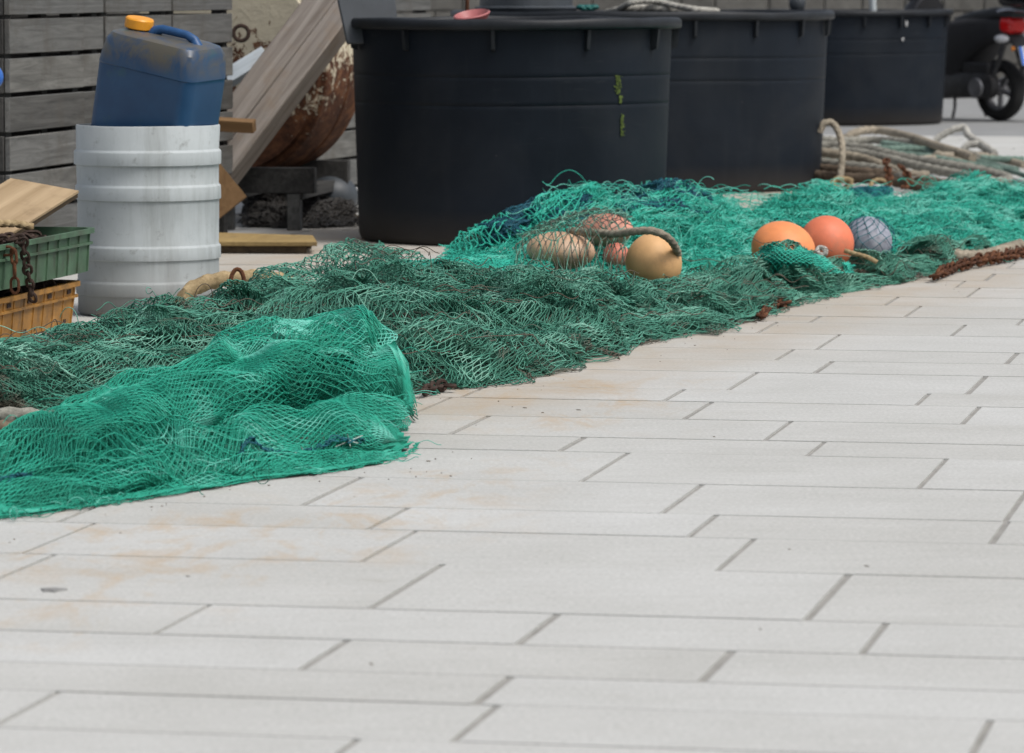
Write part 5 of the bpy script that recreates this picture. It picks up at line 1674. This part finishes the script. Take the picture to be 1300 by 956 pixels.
b = MB(); b.rings([[(x_ * 1.0, y_, z) for x_, y_, _ in rrect(w_, .03, .012, 0, 3, 0, yy)] for z, w_, yy in ((.34, .12, -.30), (.42, .16, -.29), (.56, .18, -.24), (.66, .17, -.15))]); obj('rear_mudguard', b, M['matt_black'], sco)
pm = Matrix.Translation((0, -.315, .50)) @ Matrix.Rotation(R_(-16), 4, 'X')
b = MB(); b.box((0, 0, 0), (.20, .008, .145), pm); pl = obj('number_plate', b, M['plate_white'], sco)
b = MB(); b.box((-.085, -.006, 0), (.028, .003, .143), pm); obj('plate_strip', b, M['plate_blue'], pl)
for i, (tx, zx) in enumerate((('EP', .012), ('K', -.055))):
    cu = bpy.data.curves.new('plate_text', 'FONT'); cu.body = tx; cu.size = .075; cu.extrude = .001
    tmp = bpy.data.objects.new('tmp', cu); COL.objects.link(tmp); dg = bpy.context.evaluated_depsgraph_get(); tme = bpy.data.meshes.new_from_object(tmp.evaluated_get(dg)); bpy.data.objects.remove(tmp)
    to = bpy.data.objects.new('plate_lettering', tme); COL.objects.link(to); to.parent = pl
    tme.materials.clear(); tme.materials.append(M['ink'])
    to.matrix_local = pm @ Matrix.Translation((-.055, -.0065, zx)) @ Matrix.Rotation(R_(90), 4, 'X')
# drive casing on the left side and silencer on the right
b = MB()
b.rings([[(-.10 + (q[2] - 0) * 0, q[0], q[1]) for q in rrect(.62, .20, .09, 0, 6, .22, .27)], [(-.17, q[0], q[1]) for q in rrect(.60, .185, .085, 0, 6, .22, .27)], [(-.185, q[0], q[1]) for q in rrect(.5, .13, .06, 0, 6, .22, .27)]])
obj('drive_casing', b, M['engine'], sco)
b = MB(); b.lathe([(.075, -.19), (.08, -.186), (.07, -.2), (.02, -.202)], 24, Matrix.Translation((0, .08, .25)) @ Matrix.Rotation(R_(90), 4, 'Y')); obj('clutch_cover', b, M['alu'], sco)
b = MB(); b.box((-.12, .12, .40), (.09, .3, .10)); obj('air_box', b, M['matt_black'], sco, bevel=.02)
b = MB(); b.tube([(.13, .5, .2), (.16, .3, .22), (.17, .1, .28), (.17, -.28, .36)], [.03, .05, .06, .055], 14); obj('silencer', b, M['alu'], sco)
b = MB(); b.tube([(-.12, .02, .26), (-.12, -.1, .45), (-.11, -.16, .62)], .022, 10); obj('shock_absorber', b, M['engine'], sco)
b = MB(); b.tube([(-.12, .38, .18), (-.16, .34, .09), (-.2, .32, .02)], .012, 8); obj('stand_leg', b, M['matt_black'], sco)
b = MB(); b.tube([(.12, .38, .18), (.14, .34, .09), (.16, .32, .02)], .012, 8); obj('stand_leg', b, M['matt_black'], sco)
b = MB(); b.tube([(-.34, .80, 1.02), (-.2, .86, 1.0), (0, .9, .98), (.2, .86, 1.0), (.34, .80, 1.02)], .016, 8); b.tube([(0, .9, .98), (0, 1.1, .55), (.0, 1.25, .24)], .03, 10); obj('handlebar', b, M['matt_black'], sco)
for sx in (-1, 1):
    b = MB(); b.ball((sx * .36, .86, 1.22), (.075, .02, .05), 16, 10); b.tube([(sx * .24, .86, 1.0), (sx * .32, .87, 1.18)], .007, 6); obj('mirror', b, M['gloss_black'], sco)
    b = MB(); b.tube([(sx * .2, .95, 1.02), (sx * .27, .97, 1.03), (sx * .36, .93, 1.03)], .006, 6); obj('brake_lever', b, M['chrome'], sco)
b = MB(); b.ball((0, .95, .98), (.13, .10, .085), 20, 12); obj('headlamp_cowl', b, M['gloss_black'], sco)
b = MB(); b.rings([sect(1.02, .12, .36, .42, .02), sect(1.15, .14, .46, .50, .02), sect(1.3, .14, .47, .51, .02), sect(1.48, .10, .36, .40, .02)]); obj('front_mudguard', b, M['gloss_black'], sco)

# ------------------------------------------------------------------ grit and crumbs on the paving
b = MB(); rr = random.Random(77)
def crumb(px, py, sx, sy, sz):
    q = gnd(px, py)
    m = Matrix.Translation((q[0], q[1], sz * 0.45)) @ Matrix.Rotation(rr.uniform(0, 6.28), 4, 'Z')
    k0 = [1 + rr.uniform(-0.35, 0.35) for _ in range(7)]
    ring = lambda z, f: [(sx * f * k0[i] * math.cos(6.283 * i / 7), sy * f * k0[i] * math.sin(6.283 * i / 7), z) for i in range(7)]
    b.rings([ring(-sz * .5, .8), ring(0, 1), ring(sz * .5, .5)], True, True, False, m)
for (px, py) in ((905, 556), (870, 438), (845, 434), (548, 582), (536, 589), (690, 524), (735, 520), (664, 518), (560, 604), (968, 800), (1006, 700), (1100, 716), (470, 845), (235, 731), (955, 395)):
    for _ in range(1):
        crumb(px + rr.gauss(0, 5), py + rr.gauss(0, 1.5), rr.uniform(.003, .008), rr.uniform(.0015, .003), .002)
edge_px = [(x_, y_) for x_, y_, _ in rowsB[0][5:]] + [(x_, y_) for x_, y_, _ in rowsA[0]]
for _ in range(90):
    x_, y_ = rr.choice(edge_px)
    e_ = abs(rr.gauss(0, 16))
    crumb(x_ + rr.gauss(0, 34), y_ + 3 + e_, rr.uniform(.001, .0032), rr.uniform(.001, .0025), rr.uniform(.001, .0025))
gr = obj('grit', b, M['grit'])
gr['kind'] = 'stuff'; gr['label'] = 'loose grit and crumbs scattered over the paving by the nets'; gr['category'] = 'grit'
b = MB()
q = gnd(67, 750); m = Matrix.Translation((q[0], q[1], .0028)) @ Matrix.Rotation(-PHI, 4, 'Z')
b.rings([[(0.022 * (1 + .25 * math.sin(3 * a) + .12 * math.sin(7 * a)) * f * math.cos(a), 0.03 * (1 + .2 * math.cos(2 * a) + .15 * math.sin(5 * a)) * f * math.sin(a), z) for a in np.linspace(0, 6.28, 28, endpoint=False)] for f, z in ((1, -.002), (.96, .0), (.6, .001))], True, True, True, m)
solo('chewing_gum', b, M['gum'], 'flat grey blob stuck to the paving at the lower left', 'gum blob', (q[0], q[1], 0), world=True)
